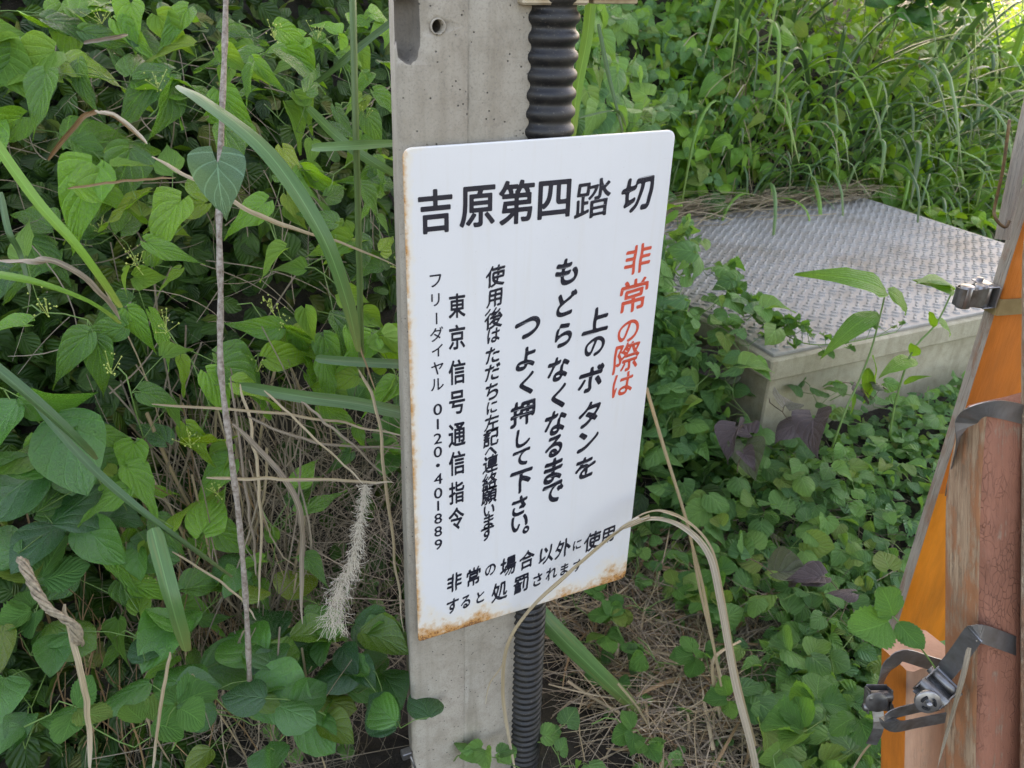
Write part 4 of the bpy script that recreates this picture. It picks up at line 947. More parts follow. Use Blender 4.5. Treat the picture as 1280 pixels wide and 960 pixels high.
while z < .990:
    p = .0112 if z < .45 else .0175; hi, lo = (.0252, .0222) if z < .45 else (.0300, .0258)
    for f_, k in ((0, 0), (.14, .15), (.25, .6), (.36, .93), (.5, 1), (.64, .93), (.75, .6), (.86, .15)): rings.append(cring(z+p*f_, lo+(hi-lo)*k))
    z += p
mb.rings(rings); cd = mb.build('corrugated_conduit', M_cond, None, True, (ax(0)[0], .036, 0)); tag(cd, 'black corrugated plastic conduit running down the pole behind the sign', 'conduit')

# tan housing at the very top (only its underside shows)
hb = empty('button_housing', (.2, .05, 1.006), 'tan metal housing at the top edge into which the conduit runs', 'housing')
M_tan = simple_mat('tan_metal', (.45, .38, .26), .5, .2, 40, (.30, .22, .13), .3)
mb = MB(); mb.box((.189, .052, 1.077), .135, .10, .165, bev=.004); mb.build('body', M_tan, hb, False, (.19, .05, 1))
mb = MB(); mb.box((.158, .050, .9935), .070, .080, .010, bev=.002); mb.box((.228, .050, .9920), .050, .060, .006, bev=.001); mb.build('base_flange', simple_mat('pale_flange', (.55, .48, .36), .5, .3, 60, (.36, .27, .17)), hb, False, (.19, .05, 1))

# cable clip at pole foot
cb = empty('cable_clamp', atY(508, 942, .03), 'small dark metal clamp at the bottom left corner of the pole', 'clamp'); c = atY(508, 942, .03)
mb = MB(); mb.box(c, .014, .012, .011, bev=.001); mb.build('block', M_steel_dark, cb, False, c)
mb = MB(); mb.tube([c+Vector((.004, -.006, 0)), c+Vector((.008, -.008, -.02)), c+Vector((.018, -.01, -.05))], .0016, 6); mb.build('bolt', M_steel_dark, cb, True, c)

# ------------------------------------------------------------------ sign
SW, SH, ST = .30, .60, .0016; ztop = .87
M_sign, nt, N, L, bs = newmat('enamel_white_rusting')
tc = N.new('ShaderNodeTexCoord'); sp = N.new('ShaderNodeSeparateXYZ'); L.new(tc.outputs['Object'], sp.inputs[0]); OX, OZ = sp.outputs[0], sp.outputs[2]
nA = noise_n(nt, 16, 6, .65, tc.outputs['Object']); nB = noise_n(nt, 90, 5, .7, tc.outputs['Object']); nC = noise_n(nt, 500, 3, .7, tc.outputs['Object'])
def edge_rust(dist, reach, gain):    # dist = metres from an edge
    return math_n(nt, 'SUBTRACT', math_n(nt, 'ADD', math_n(nt, 'SUBTRACT', 1.0, math_n(nt, 'MULTIPLY', dist, 1/reach)), math_n(nt, 'MULTIPLY', math_n(nt, 'SUBTRACT', nA, .5), gain)), .0)
bot = edge_rust(math_n(nt, 'ADD', OZ, SH), .044, 2.1)       # origin at top left corner
# bottom rust is heavy at both ends and thin in the middle
xm = math_n(nt, 'ABSOLUTE', math_n(nt, 'SUBTRACT', OX, .155)); xw = math_n(nt, 'MULTIPLY', xm, 7.0, clamp=True)
bot = math_n(nt, 'SUBTRACT', bot, math_n(nt, 'SUBTRACT', .62, math_n(nt, 'MULTIPLY', xw, .75)))
lef = math_n(nt, 'SUBTRACT', edge_rust(OX, .014, 1.2), .30)
topd = math_n(nt, 'MULTIPLY', math_n(nt, 'ADD', math_n(nt, 'MULTIPLY', OZ, -1.0), math_n(nt, 'MULTIPLY', OX, .25)), 1.0)
tl = math_n(nt, 'SUBTRACT', edge_rust(topd, .016, 2.0), .45)
rust = math_n(nt, 'MAXIMUM', math_n(nt, 'MAXIMUM', bot, lef), tl)
rust = math_n(nt, 'ADD', rust, math_n(nt, 'MULTIPLY', math_n(nt, 'SUBTRACT', nB, .5), 1.1))
pale = ramp(nt, rust, [(.0, 0), (.75, .6)]); hard = ramp(nt, rust, [(.42, 0), (.85, 1)]); dk = ramp(nt, math_n(nt, 'ADD', rust, math_n(nt, 'MULTIPLY', math_n(nt, 'SUBTRACT', nC, .5), 1.6)), [(.95, 0), (1.25, .8)])
wh = mixc(nt, ramp(nt, noise_n(nt, 5, 5, .6, tc.outputs['Object']), [(.3, 0), (.7, 1)]), (.68, .675, .665), (.635, .63, .62))
dirt = ramp(nt, math_n(nt, 'MULTIPLY', nC, math_n(nt, 'ADD', nB, .35)), [(.62, 0), (.70, .5)])
wh = mixc(nt, dirt, wh, (.38, .34, .28))
mp_ = N.new('ShaderNodeMapping'); mp_.inputs['Scale'].default_value = (70, 1, 3.5); L.new(tc.outputs['Object'], mp_.inputs[0])
wh = mixc(nt, ramp(nt, noise_n(nt, 1.2, 5, .6, mp_.outputs[0]), [(.55, 0), (.8, .35)]), wh, (.60, .56, .48))
mp2 = N.new('ShaderNodeMapping'); mp2.inputs['Scale'].default_value = (12, 1, 260); mp2.inputs['Rotation'].default_value = (0, .5, 0); L.new(tc.outputs['Object'], mp2.inputs[0])
wh = mixc(nt, ramp(nt, noise_n(nt, 1.0, 2, .5, mp2.outputs[0]), [(.735, 0), (.75, .4)]), wh, (.50, .48, .45))
colr = mixc(nt, pale, wh, (.74, .60, .36)); colr = mixc(nt, hard, colr, (.50, .235, .07)); colr = mixc(nt, dk, colr, (.14, .05, .02))
L.new(colr, bs.inputs['Base Color']); L.new(ramp(nt, hard, [(0, .34), (1, .8)]), bs.inputs['Roughness']); L.new(bump(nt, math_n(nt, 'ADD', math_n(nt, 'MULTIPLY', hard, nC), math_n(nt, 'MULTIPLY', nA, .15)), .4, .0008), bs.inputs['Normal'])
sign = empty('crossing_sign', (0, 0, ztop), 'white enamel sign with black and red Japanese writing, rusting along its bottom edge', 'sign')
out = []; rc = .009
for cx, cz, a0 in ((SW-rc, -rc, 0), (rc, -rc, 90), (rc*.35, -SH+rc*.35, 180), (SW-rc*.8, -SH+rc*.8, 270)):
    rr = {0: rc, 90: rc, 180: rc*.35, 270: rc*.8}[a0]
    for k in range(7): a = math.radians(a0+15*k); out.append((cx+rr*math.cos(a), cz+rr*math.sin(a)))
# dense edge so that it can be slightly dented
dense = []
for i in range(len(out)):
    a, b = out[i], out[(i+1) % len(out)]; d = math.dist(a, b); m_ = max(1, int(d/.01))
    for k in range(m_): dense.append((a[0]+(b[0]-a[0])*k/m_, a[1]+(b[1]-a[1])*k/m_))
V = [(x, -ST/2, z) for x, z in dense]+[(x, ST/2, z) for x, z in dense]; n = len(dense)
V += [(x*1, -ST/2-.0006, z) for x, z in [(.15+(x-.15)*.992, -.3+(z+.3)*.996) for x, z in dense]]
Fc = [(i, (i+1) % n, n+(i+1) % n, n+i) for i in range(n)]+[(2*n+i, 2*n+(i+1) % n, (i+1) % n, i) for i in range(n)]+[tuple(2*n+i for i in range(n))[::-1], tuple(n+i for i in range(n))]
plate = link('plate', mesh('plate', V, Fc, M_sign, False), sign, Matrix.Translation((0, 0, ztop)))
recalc(plate)

# lettering: outlines of the built-in font, re-inked with a slanted brush nib
TXT = []
def put(ch, x, y, ew, eh, style, col): TXT.append((ch, x, y, ew, eh, style, col))
lines = []
def line(name, col, style, ew, eh, items): lines.append((name, col, style, ew, eh, items))
line('title', 'black', 'gothic', 47, 57, [('吉', 544, 264), ('原', 596.5, 258), ('第', 645.5, 252.6), ('四', 692.6, 249)])
line('title end', 'black', 'brushb', 44, 50, [('踏', 740.7, 248, 1.02, 'fumi'), ('切', 796, 243, .92)])
line('red line', 'red', 'brushr', 34, 38, [('非', 796.7, 323.5), ('常', 791.8, 368.7, 1.12), ('の', 785, 413.5, .9), ('際', 782.4, 446.6), ('は', 777.8, 480, .86)])
line('upper button line', 'black', 'brushb', 34, 34, [('上', 744, 400.7), ('の', 743, 432.7, .85), ('ボ', 738.4, 472.9), ('タ', 736.4, 518, .98), ('ン', 734.3, 551.6, .9), ('を', 731.4, 584.3, .85)])
line('hold line', 'black', 'brushb', 31, 33, [('も', 708, 339.5, 1.12), ('ど', 708, 378.9), ('ら', 704, 419), ('な', 697.6, 461.2), ('く', 697.6, 494.8), ('な', 694, 528.3), ('る', 692, 557.4, .9), ('ま', 691, 588), ('で', 690.5, 614.5, .95)])
line('press line', 'black', 'brushb', 31, 31, [('つ', 659, 409.5, 1.15), ('よ', 656.8, 448), ('く', 657.6, 478.7), ('押', 653.3, 516.6, 1.04), ('し', 653.3, 547.2, .82), ('て', 651.2, 570.6, .82), ('下', 651, 601), ('さ', 649, 631.8, .85), ('い', 649, 653.6, .80), ('。', 657, 661.5, .8)])
line('contact line', 'black', 'brush', 22, 24.5, [('使', 619, 344.8, 1.12), ('用', 617.7, 372), ('後', 616.5, 397.8, 1.1), ('は', 616.5, 419, .85), ('た', 615.4, 443.7, .95), ('だ', 615.4, 464.7, .95), ('ち', 614.5, 489, .98), ('に', 614.5, 509.3, .75), ('左', 614, 528.3, .9), ('記', 613.3, 547.2, .92), ('へ', 613.3, 563.3, .75), ('連', 612.4, 579.3, .92), ('絡', 611.6, 601, .9), ('願', 611, 619.2, .9), ('い', 611, 637.6, .72), ('ま', 610.4, 651.3, .8), ('す', 609, 665.3, .85)])
line('office line', 'black', 'gothicm', 22, 32, [('東', 571, 381.8), ('京', 571, 421), ('信', 571, 464.7), ('号', 571, 502.6), ('通', 571, 542.9), ('信', 571, 578.4, .97), ('指', 570.5, 615.2, .9), ('令', 570.2, 647.8, .9)])
line('phone line', 'black', 'maru', 20, 21, [('フ', 544, 350.6), ('リ', 544, 374.5, .92), ('|', 545.4, 397.8, .85), ('ダ', 545.4, 417.5, .92), ('イ', 546.3, 437.9, .88), ('ヤ', 546.3, 459.8, .9), ('ル', 546.3, 480, .9)])
line('phone number', 'black', 'maru', 22, 20, [('0', 546.8, 511.4), ('1', 546.9, 529.7, .95), ('2', 547, 547.8, .95), ('0', 547, 564.5, .95), ('・', 547, 581.3), ('4', 547.4, 598.3, .95), ('0', 547.4, 616, .95), ('1', 547.4, 631.8, .9), ('8', 547.4, 647.8, .9), ('8', 547.4, 663.8, .9), ('9', 547.7, 680, .9)])
line('penalty line', 'black', 'brush', 20, 23, [('非', 567.7, 727.3), ('常', 591.7, 720), ('の', 612.7, 711.7, .75), ('場', 635, 706.7, 1.06), ('合', 658.3, 699.3), ('以', 682.3, 692.7), ('外', 703.3, 685), ('に', 721, 681, .6), ('使', 740, 676), ('用', 759.3, 668.3, .9)])
line('penalty line end', 'black', 'brush', 20, 23, [('す', 565.7, 756.7, .85), ('る', 581.7, 751.7, .78), ('と', 600, 746, .72), ('処', 624, 739.3, 1.05), ('罰', 651, 729.3), ('さ', 671.7, 724, .75), ('れ', 689, 716.5, .75), ('ま', 705, 711, .65), ('す', 722, 706, .68)])
chars = sorted({it[0] for ln in lines for it in ln[5]})
gl = {}; tmp = []
for ch in chars:
    cu = bpy.data.curves.new('glyph', 'FONT'); cu.body = {'|': 'ー'}.get(ch, ch); cu.size = 1; cu.fill_mode = 'NONE'; o = bpy.data.objects.new('glyph', cu); COL.objects.link(o); tmp.append((ch, o))
bpy.context.view_layer.update(); dg = bpy.context.evaluated_depsgraph_get()
for ch, o in tmp:
    me = bpy.data.meshes.new_from_object(o.evaluated_get(dg)); nv = len(me.vertices); nxt = {}
    for e in me.edges: nxt.setdefault(e.vertices[0], []).append(e.vertices[1]); nxt.setdefault(e.vertices[1], []).append(e.vertices[0])
    seen = set(); loops = []
    for s in range(nv):
        if s in seen or s not in nxt: continue
        lp = [s]; seen.add(s); cur = s+1 if (s+1) in nxt[s] else nxt[s][0]
        while cur not in seen:
            seen.add(cur); lp.append(cur); c2 = [q_ for q_ in nxt[cur] if q_ not in seen]
            if not c2: break
            cur = c2[0]
        if len(lp) > 2: loops.append(np.array([me.vertices[i].co[:2] for i in lp]))
    if ch == '|': loops = [np.stack([.86-l[:, 1], l[:, 0]-.1], 1) for l in loops]
    gl[ch] = loops; bpy.data.meshes.remove(me)
for ch, o in tmp: bpy.data.objects.remove(o)
def area(l): return .5*np.sum(l[:, 0]*np.roll(l[:, 1], -1)-np.roll(l[:, 0], -1)*l[:, 1])
STY = {  'fumi': (.014, .004, 58, 1.3, .08, .008),  'brushr': (.022, .001, 58, 2.6, .10, .010),  # nib half-axes in em along/against the stroke angle, angle, smoothing, slant, wobble
 'gothic': (.022, .022, 0, 0, 0, 0), 'gothicm': (.018, .018, 0, 1, 0, 0), 'maru': (.006, .006, 0, 3, 0, 0),
 'brush': (.031, .002, 58, 3.2, .10, .010), 'brushb': (.045, .008, 58, 5, .10, .012)}
GN = .0105; GX0, GX1, GY0, GY1 = -.16, 1.16, -.26, 1.06
def field(ch, style):
    """ink coverage of a glyph on a fine grid, thickened with a slanted nib and softened"""
    a_, b_, ang, sm, slant, wob = STY[style]; nx = int((GX1-GX0)/GN); ny = int((GY1-GY0)/GN)
    xs = GX0+(np.arange(nx)+.5)*GN; F = np.zeros((ny, nx))
    for j in range(ny):
        for sub in (.17, .5, .83):
            y = GY0+(j+sub)*GN; cr = []
            for l in gl[ch]:
                p = l; q = np.roll(l, -1, 0); m_ = (p[:, 1] <= y) != (q[:, 1] <= y)
                if m_.any(): cr += list(p[m_, 0]+(y-p[m_, 1])/(q[m_, 1]-p[m_, 1])*(q[m_, 0]-p[m_, 0]))
            cr.sort()
            for k in range(0, len(cr)-1, 2): F[j] += np.clip((np.minimum(xs+GN/2, cr[k+1])-np.maximum(xs-GN/2, cr[k]))/GN, 0, 1)/3
    G = F.copy(); th = math.radians(ang)
    offs = [(a_*u*math.cos(th)-b_*w*math.sin(th), a_*u*math.sin(th)+b_*w*math.cos(th)) for u, w in [(c_*r_, s_*r_) for r_ in (.5, 1) for c_, s_ in [(math.cos(t), math.sin(t)) for t in np.linspace(0, 2*math.pi, 17)[:-1]]]]
    for ox, oy in offs: G = np.maximum(G, np.roll(np.roll(F, int(round(ox/GN)), 1), int(round(oy/GN)), 0))
    sg = .55+sm*.28; kx = np.arange(-6, 7); kk = np.exp(-kx**2/(2*sg*sg)); kk /= kk.sum()
    G = sum(np.roll(G, int(d), 0)*w for d, w in zip(kx, kk)); G = sum(np.roll(G, int(d), 1)*w for d, w in zip(kx, kk))
    return G
FC = {}
def ink(ch, style):
    if (ch, style) in FC: return FC[(ch, style)]
    G = field(ch, style); slant, wob = STY[style][4:]; ny, nx = G.shape; vid = {}; V_ = []; Fs_ = []
    def vtx(x, y):
        k = (round(x*64), round(y*64))
        if k not in vid: vid[k] = len(V_); V_.append((GX0+(x+.5)*GN, GY0+(y+.5)*GN))
        return vid[k]
    I = G >= .5; full = I[:-1, :-1] & I[:-1, 1:] & I[1:, :-1] & I[1:, 1:]; anyc = (I[:-1, :-1] | I[:-1, 1:] | I[1:, :-1] | I[1:, 1:]) & ~full
    for j in range(ny-1):
        i = 0
        while i < nx-1:
            if full[j, i]:
                k = i
                while k < nx-1 and full[j, k]: k += 1
                Fs_.append([vtx(i, j), vtx(k, j), vtx(k, j+1), vtx(i, j+1)]); i = k
            else: i += 1
    for j, i in zip(*np.nonzero(anyc)):
        cs = [(i, j), (i+1, j), (i+1, j+1), (i, j+1)]; poly = []
        for k in range(4):
            a, b = cs[k], cs[(k+1) % 4]; va, vb = G[a[1], a[0]], G[b[1], b[0]]
            if va >= .5: poly.append(vtx(*a))
            if (va >= .5) != (vb >= .5):
                t = (.5-va)/(vb-va); poly.append(vtx(a[0]+(b[0]-a[0])*t, a[1]+(b[1]-a[1])*t))
        poly = list(dict.fromkeys(poly))
        if len(poly) > 2: Fs_.append(poly)
    P = np.array(V_)
    if wob: P = P+wob*np.stack([np.sin(P[:, 1]*9+P[:, 0]*4), np.sin(P[:, 0]*8+2)], 1)
    if slant: P[:, 1] += slant*(P[:, 0]-.5); P[:, 0] += .04*(P[:, 1]-.4)
    FC[(ch, style)] = (P, Fs_); return FC[(ch, style)]
inkm = {}
for nm_, c_ in (('black', (.012, .013, .022)), ('red', (.62, .085, .045))):
    m, nt, N, L, bs = newmat(nm_+'_sign_paint'); v = objco(nt); n1 = noise_n(nt, 220, 4, .7, v); n2 = noise_n(nt, 40, 3, .6, v)
    cc = mixc(nt, ramp(nt, n1, [(.60, 0), (.76, .30)]), c_, [min(1, x*1.0+.22) for x in c_]); L.new(mixc(nt, ramp(nt, n2, [(.4, 0), (.7, .3)]), cc, [x*1.3+.03 for x in c_]), bs.inputs['Base Color']); bs.inputs['Roughness'].default_value = .35; inkm[nm_] = m
for nm_, col, style, ew, eh, items in lines:
    mb = MB()
    for it in items:
        ch, px, py = it[:3]; sc_ = it[3] if len(it) > 3 else 1
        c0 = atY(px, py, -ST/2); wx = (atY(px+5, py, -ST/2)-atY(px-5, py, -ST/2)).x/10; wz = (atY(px, py-5, -ST/2)-atY(px, py+5, -ST/2)).z/10
        P, Fs_ = ink(ch, it[4] if len(it) > 4 else style); mn, mx_ = P.min(0), P.max(0); cc = (mn+mx_)/2; sx, sy = ew*wx*sc_, eh*wz*sc_
        if ch.isdigit(): sx, sy = sx*1.08, sy*.98
        if 'brush' in style: sx *= random.uniform(.96, 1.03)
        mb.add([(c0.x+(p[0]-cc[0])*sx, 0, (c0.z-ztop)+(p[1]-cc[1])*sy) for p in P], Fs_)
    me = mesh('lettering', mb.V, mb.F, inkm[col], False)
    me.materials.clear(); me.materials.append(inkm[col]); me.name = 'lettering'
    lo = link('lettering', me, sign, Matrix.Translation((0, -ST/2-.0006-.0003, ztop)))
    if col == 'red': lo['label'] = 'red brush lettering'

# ------------------------------------------------------------------ timbers and steel straps on the right
def timber(name, label, cat, p_top, p_bot, ulen, vlen, mats, ang=50, taper=0.0, grp=None, seg=60, wob=.0012, bev=.005, top_cut=0.0, rough_edges=0.0, parent=None):
    """nearest arris runs p_top..p_bot; face u recedes to the left (material 0), face v to the right (material 1)"""
    A = (p_top-p_bot); Ln = A.length; A.normalize(); a = math.radians(ang)
    u = (-CR*math.cos(a)+CF*math.sin(a)); u = (u-A*u.dot(A)).normalized(); v = A.cross(u); 
    if v.dot(CR) < 0: v = -v
    pl = []; mt = []
    def edge(p, q_, n_, m_):
        for k in range(n_): pl.append((p[0]+(q_[0]-p[0])*k/n_, p[1]+(q_[1]-p[1])*k/n_)); mt.append(m_)
    U_, V_, b = ulen, vlen, bev
    edge((b, 0), (U_-b, 0), 7, 0); edge((U_-b, 0), (U_, b), 1, 0); edge((U_, b), (U_, V_-b), 3, 0); edge((U_, V_-b), (U_-b, V_), 1, 0); edge((U_-b, V_), (b, V_), 3, 0); edge((b, V_), (0, V_-b), 1, 1); edge((0, V_-b), (0, b), 8, 1); edge((0, b), (b, 0), 2, 1)
    n_ = len(pl); V = []; Fc = []; fm = []
    R3 = Matrix((u, v, A)).transposed()
    for i in range(seg+1):
        t = i/seg; z = Ln*t
        for k, (x, y) in enumerate(pl):
            nz = mnoise.noise(Vector((x*40, y*40, z*6+len(label))))*wob+mnoise.noise(Vector((x*160, y*160, z*45)))*wob*(.35+rough_edges*.35)+mnoise.noise(Vector((x*420, y*420, z*150)))*wob*(.2+rough_edges*.35)
            xx, yy = x, y
            if taper and t > 1-top_cut:
                q_ = (t-(1-top_cut))/top_cut; f_ = q_*q_*taper; xx = x*(1-f_)+0*f_ ; yy = y*(1-f_*.25)+f_*.006
            V.append(Vector((xx+nz, yy+nz, z)))
    for i in range(seg):
        for k in range(n_): Fc.append((i*n_+k, i*n_+(k+1) % n_, (i+1)*n_+(k+1) % n_, (i+1)*n_+k)); fm.append(mt[k])
    Fc.append(tuple(range(n_))); fm.append(1); Fc.append(tuple(seg*n_+k for k in range(n_))[::-1]); fm.append(len(mats)-1)
    me = mesh(name, V, Fc, mats, True, fmat=fm); mw_ = R3.to_4x4(); mw_.translation = p_bot
    o = link(name, me, parent, mw_); recalc(o)
    md = o.modifiers.new('edge', 'EDGE_SPLIT'); md.split_angle = math.radians(50)
    if label and not parent: tag(o, label, cat, grp)
    return o, u, v, A
GT = 'old timbers strapped together'
# leaned front timber
tB, uB, vB, aB = timber('squared_timber', 'square timber with cracked red-brown paint and a worn grain side, ending below the orange board', 'timber', atD(1234, 520, .775), atD(1222, 1100, .93), .057, .085, [M_wood_worn, M_wood_red, M_wood_red], 78, .45, GT, 90, .0022, .006, .22)
# upright orange board
p0 = atD(1243, 400, .93); p0b = Vector((p0.x, p0.y, .25)); pt = Vector((p0.x, p0.y, 1.15))
zb = None
for zt in np.linspace(.1, .6, 200):
    c_ = RW.T@(np.array([p0.x, p0.y, zt])-CAM)
    if 480+F_PX*c_[1]/c_[2] < 815: zb = zt; break
tA, uA, vA, aA = timber('orange_board', 'upright board with bright orange paint and a weathered grey edge', 'board', pt, Vector((p0.x, p0.y, zb)), .019, .14, [M_wood_edge, M_orange, M_orange], 76, 0, GT, 70, .0012, .002, rough_edges=1.2)
tA.data.materials.append(M_orange_lit)
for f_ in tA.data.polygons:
    if f_.material_index == 1 and f_.center.z < .265: f_.material_index = 3  # light on the lower board painted in as a brighter orange
pu = lambda x, y, d: atD(x, y, d)
# lower stub
tC, uC, vC, aC = timber('timber_stub', 'short low timber with an orange side and faded pink face under the board', 'timber', atD(1137, 842, .92), atD(1131, 1100, 1.06), .050, .060, [M_orange, M_pink, M_pink], 78, 0, GT, 40, .0016, .005)
# rough near timber at the right edge
tD, uD, vD, aD = timber('rough_post', 'rough grey-brown wooden post standing closest at the right edge', 'post', atD(1312, 205, .70), atD(1300, 1150, .90), .03, .14, [M_wood_rough, M_wood_rough, M_wood_rough], 72, .5, GT, 420, .0024, .006, .12, rough_edges=1.6)
# leaning splinter plank between board and post
tE, uE, vE, aE = timber('split_plank', 'thin dark split plank leaning between the orange board and the rough post', 'plank', atD(1300, 90, .82), atD(1255, 300, .86), .010, .018, [M_wood_grey, M_wood_grey], 50, 0, GT, 30, .002, .002)

def buckle(label, c, ax, ay, az, s=1.0, mat=M_steel, dark=M_steel_dark, tail=None):
    r = empty('strap_buckle', c, label, 'buckle', 'steel strap buckles')
    mb = MB(); mb.box(c, .034*s, .024*s, .0016, (ax, ay, az), bev=.0006)
    for sg in (-1, 1): mb.box(c+ay*sg*.0125*s+az*.007*s, .030*s, .0014, .015*s, (ax, ay, az), bev=.0005)
    mb.build('cradle', mat, r, False, c)
    mb = MB(); k = c+az*.0095*s-ax*.006*s; mb.tube([k-ay*.014*s, k-ay*.0132*s, k+ay*.0132*s, k+ay*.014*s], [.0052*s, .0062*s, .0062*s, .0052*s], 16); mb.build('roller', mat, r, True, c)
    mb = MB(); k = c+az*.0085*s+ax*.0085*s; mb.tube([k-ay*.0165*s, k+ay*.0165*s], .0042*s, 12); mb.build('screw', dark, r, True, c)
    return r, c
# buckle and strap on the board
def strapobj(label, pts, wv, w, mat, th=.0009):
    mb = MB(); P = smooth_path(pts, 28); mb.ribbon(P, wv, w, th); o = mb.build('steel_strap', mat, None, False, P[0]); tag(o, label, 'strap', 'steel straps around the timbers'); return o
eps = .0022
def onA(z, v_): return Vector((p0.x, p0.y, 0))-uA*eps*0-(vA.cross(aA)*0)+vA*v_+Vector((0, 0, z))
nU = -vA; nV = -uA        # outward normals of the receding-left face and of the orange face
def zpix(y):
    for zt in np.linspace(1.1, .1, 600):
        c_ = RW.T@(np.array([p0.x, p0.y, zt])-CAM)
        if 480+F_PX*c_[1]/c_[2] > y: return zt
z1 = zpix(382)
base = Vector((p0.x, p0.y, z1))
strapobj('dull yellowish steel strap around the orange board', [base+uA*.03+nU*eps, base+uA*.016+nU*eps, base+uA*.002+nU*eps*1.2, base+nU*eps*.6+nV*eps*.6, base+vA*.002+nV*eps*1.2, base+vA*.03+nV*eps*1.6, base+vA*.08+nV*eps*1.6, base+vA*.128+nV*eps*1.6], Vector((0, 0, 1)), .019, M_brass)
cbk = base+uA*.012+nU*.008+Vector((0, 0, .012))
rb, cc_ = buckle('shiny double-roll steel buckle on the left edge of the orange board', cbk, uA.normalized(), Vector((0, 0, 1)), nU.normalized(), .95)
mb = MB()
for kx in (.0, .019):
    k = cbk+nU*(.014+kx)+uA*(-.004); mb.tube([k-UP*.0125, k-UP*.0118, k+UP*.0118, k+UP*.0125], [.0066, .0075, .0075, .0066], 18)
mb.build('strap_roll', M_steel, rb, True, cbk)
mb = MB(); mb.ribbon(smooth_path([cbk+nU*.006-UP*.0, cbk+nU*.022+uA*.006, cbk+nU*.040+uA*.004, cbk+nU*.040-uA*.008, cbk+nU*.024-uA*.012, cbk+nU*.006-uA*.010], 20), UP, .020, .0008); mb.build('strap_end', M_steel_dark, rb, False, cbk)
# wide strap round the shoulder of the squared timber
Tt = atD(1226, 522, .775)
strapobj('grey steel strap bent over the top of the square timber', dpath([(1183, 612, .872), (1190, 582, .845), (1202, 540, .80), (1214, 519, .775), (1235, 511, .765), (1258, 513, .77), (1290, 521, .79)]), (CF*.88+CR*.42+CD*.15, CD*.92+CF*.35), .0180, M_steel, .0012)
# lower strap
ls = [(1150, 868, .90), (1172, 850, .88), (1196, 822, .852), (1214, 797, .832), (1221, 791, .826), (1230, 793, .828), (1250, 800, .842), (1290, 815, .87)]
strapobj('steel strap low on the square timber leading to the round-ended buckle', dpath(ls), aB, .0185, M_steel)
cb2 = atD(1170, 862, .865); axx = (CR*.75-CD*.6+CF*.1).normalized(); azz = (-CF*.8-CR*.35-CD*.3); azz = (azz-axx*azz.dot(axx)).normalized(); ayy = azz.cross(axx)
rb2, _ = buckle('large grey steel buckle with a round screw end in front of the stub', cb2, axx, ayy, azz, 1.1, M_steel_dark)
mb = MB(); k = cb2-CF*.014-CD*(-.010); k = atD(1160, 878, .843); d_ = (-CF*.9+CD*.25-CR*.15).normalized()
mb.tube([k-d_*.004, k-d_*.003, k, k+d_*.0005], [.0118, .0126, .0126, .0118], 24); mb.build('round_plate', M_steel, rb2, True, cb2)
mb = MB(); k2 = k+d_*.002; o1 = d_.orthogonal().normalized(); o2 = d_.cross(o1)
for a_ in (0, 2.1, 4.2): mb.tube([k2+(o1*math.cos(a_+b_)+o2*math.sin(a_+b_))*.0066 for b_ in (0, .3, .6, .9, 1.2)], .0014, 6)
mb.build('slot_ring', m_hole, rb2, True, cb2)
mb = MB(); mb.tube([k+d_*.0, k+d_*.006], .003, 10); mb.build('pin', M_steel, rb2, True, cb2)
mb = MB(); mb.ribbon(smooth_path(dpath([(1168, 880, .862), (1145, 885, .862), (1118, 892, .862), (1111, 900, .866), (1122, 908, .872), (1150, 903, .88), (1182, 897, .88)]), 26), (CD*.8+CF*.55).normalized(), .0185, .0009); mb.build('strap_end', M_steel_dark, rb2, False, cb2)
# strap and buckle on the stub
strapobj('steel strap around the pinkish top of the stub', dpath([(1098, 862, .925), (1108, 838, .915), (1120, 824, .905), (1130, 819, .902), (1160, 828, .915), (1196, 838, .93)]), (aC*.8-CF*.2).normalized(), .0185, M_steel)
cb3 = atD(1094, 872, .915); rb3, _ = buckle('small dark steel buckle at the left side of the stub', cb3, (CD*.9+CF*.2).normalized(), CR.copy(), -CF, .95, M_steel_dark)
mb = MB(); k = atD(1096, 878, .90); mb.tube([k-d_*.003, k, k+d_*.0005], [.0115, .012, .0112], 20); mb.build('round_plate', M_steel_dark, rb3, True, cb3)
mb = MB(); mb.ribbon(smooth_path([cb3, cb3+CD*.03+CR*.004, cb3+CD*.055+CF*.01], 8), CR, .012, .0009); mb.build('strap_end', M_steel_dark, rb3, False, cb3)
# hook and tie wire near the top right
mb = MB(); mb.tube(smooth_path(dpath([(1262, 150, .80), (1254, 210, .82), (1244, 256, .84), (1243, 268, .84), (1248, 278, .84), (1257, 284, .84), (1262, 276, .84)]), 22), .0016, 7)
tag(mb.build('wire_hook', simple_mat('rusty_wire', (.20, .12, .05), .6, .4, 200, (.08, .05, .03)), None, True, atD(1262, 150, .8)), 'rusty wire hook hanging by the rough post above the orange board', 'wire')
# splinter of dry grass lying over the lower strap
blade('dry_straw', 'two-pronged dry stem leaning on the lower strap of the square timber', 'dry stem', GE, dpath([(1213, 810, .80), (1207, 840, .80), (1196, 880, .81), (1172, 960, .86)]), .006, BM['grey'], n=14, keel=.4)

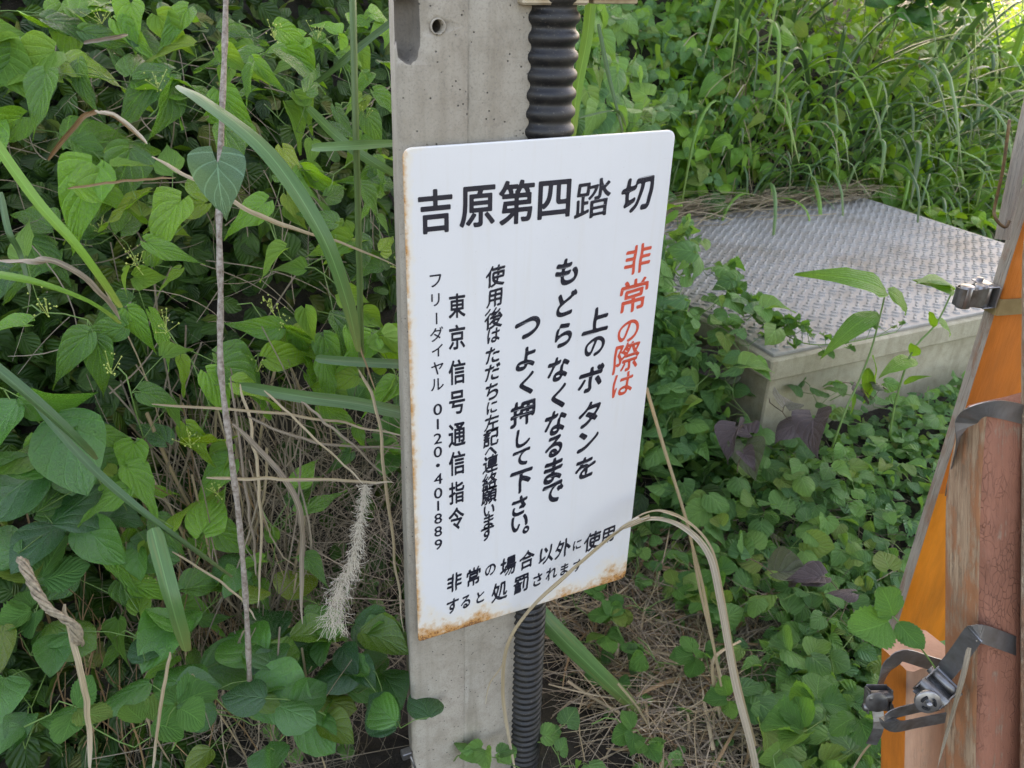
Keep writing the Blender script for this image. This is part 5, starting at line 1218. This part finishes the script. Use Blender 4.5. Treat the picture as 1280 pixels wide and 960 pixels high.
ob = empty('overhanging_branch', atD(1290, -60, 3.0), 'dark leafy branch hanging into the top right corner', 'branch'); mb = MB()
P = smooth_path([atD(1420, -140, 3.2), atD(1300, -60, 3.0), atD(1200, -30, 2.9), atD(1140, -22, 2.9)], 14); mb.tube(P, [.012-.0007*i for i in range(14)], 7); mb.build('limb', M_stem_brown, ob, True, P[0])
for k in range(220):
    c = random.choice(P[2:])+rv(.045)+CD*random.uniform(-.03, .075); tip, nrm = leaf_dirs(UP, .9, .5); add_leaf(ob, 'glossy', c, tip, nrm, random.uniform(.05, .085))

# ------------------------------------------------------------------ tree added out of view on the bank to shade the place
tr = empty('added_shade_tree', (3.2, 6.2, 1.2), 'broad dense tree added out of view on top of the bank to shade the crossing', 'tree')
M_added_tree_bark = simple_mat('added_tree_bark', (.11, .085, .06), .9, 0, 25, (.05, .04, .03), 1, .02)
centre = Vector((.95, .7, .4))+SUN_DIR*7.0
mb = MB(); base = Vector((3.6, 6.4, 1.0)); fork = Vector((3.4, 5.6, 3.4))
mb.tube(smooth_path([base, base+Vector((.1, -.2, 1.2)), fork], 10), [.26-.012*i for i in range(10)], 12)
for k in range(9):
    a_ = k*.7; e_ = centre+Vector((math.cos(a_)*2.0, math.sin(a_)*2.0, random.uniform(-.6, .9))); mb.tube(smooth_path([fork, (fork+e_)/2+rv(.2), e_], 8), [.11-.012*i for i in range(8)], 7)
mb.build('added_tree_trunk', M_added_tree_bark, tr, True, base)
inst = []; Q = (np.array([(-1, 0, 0), (0, -.45, .1), (0, .45, .1), (1, 0, 0)]), [(0, 1, 3, 2)], [(0, .5), (.5, 0), (.5, 1), (1, .5)])
cl = [centre+Vector((random.uniform(-1, 1)*3.3, random.uniform(-1, 1)*2.8, random.uniform(-1, 1)*1.1)) for _ in range(130)]
for _ in range(27000):
    c_ = random.choice(cl); p = c_+rv(.42); s = random.uniform(.08, .14)
    inst.append((Q[0], Q[1], Q[2], np.array(p), np.array(frame(rv(1).normalized(), rv(1)+UP*1.5)), (s, s, s), random.random()))
cr = joined('added_tree_crown', inst, LM['under'], tr); cr['kind'] = 'stuff'
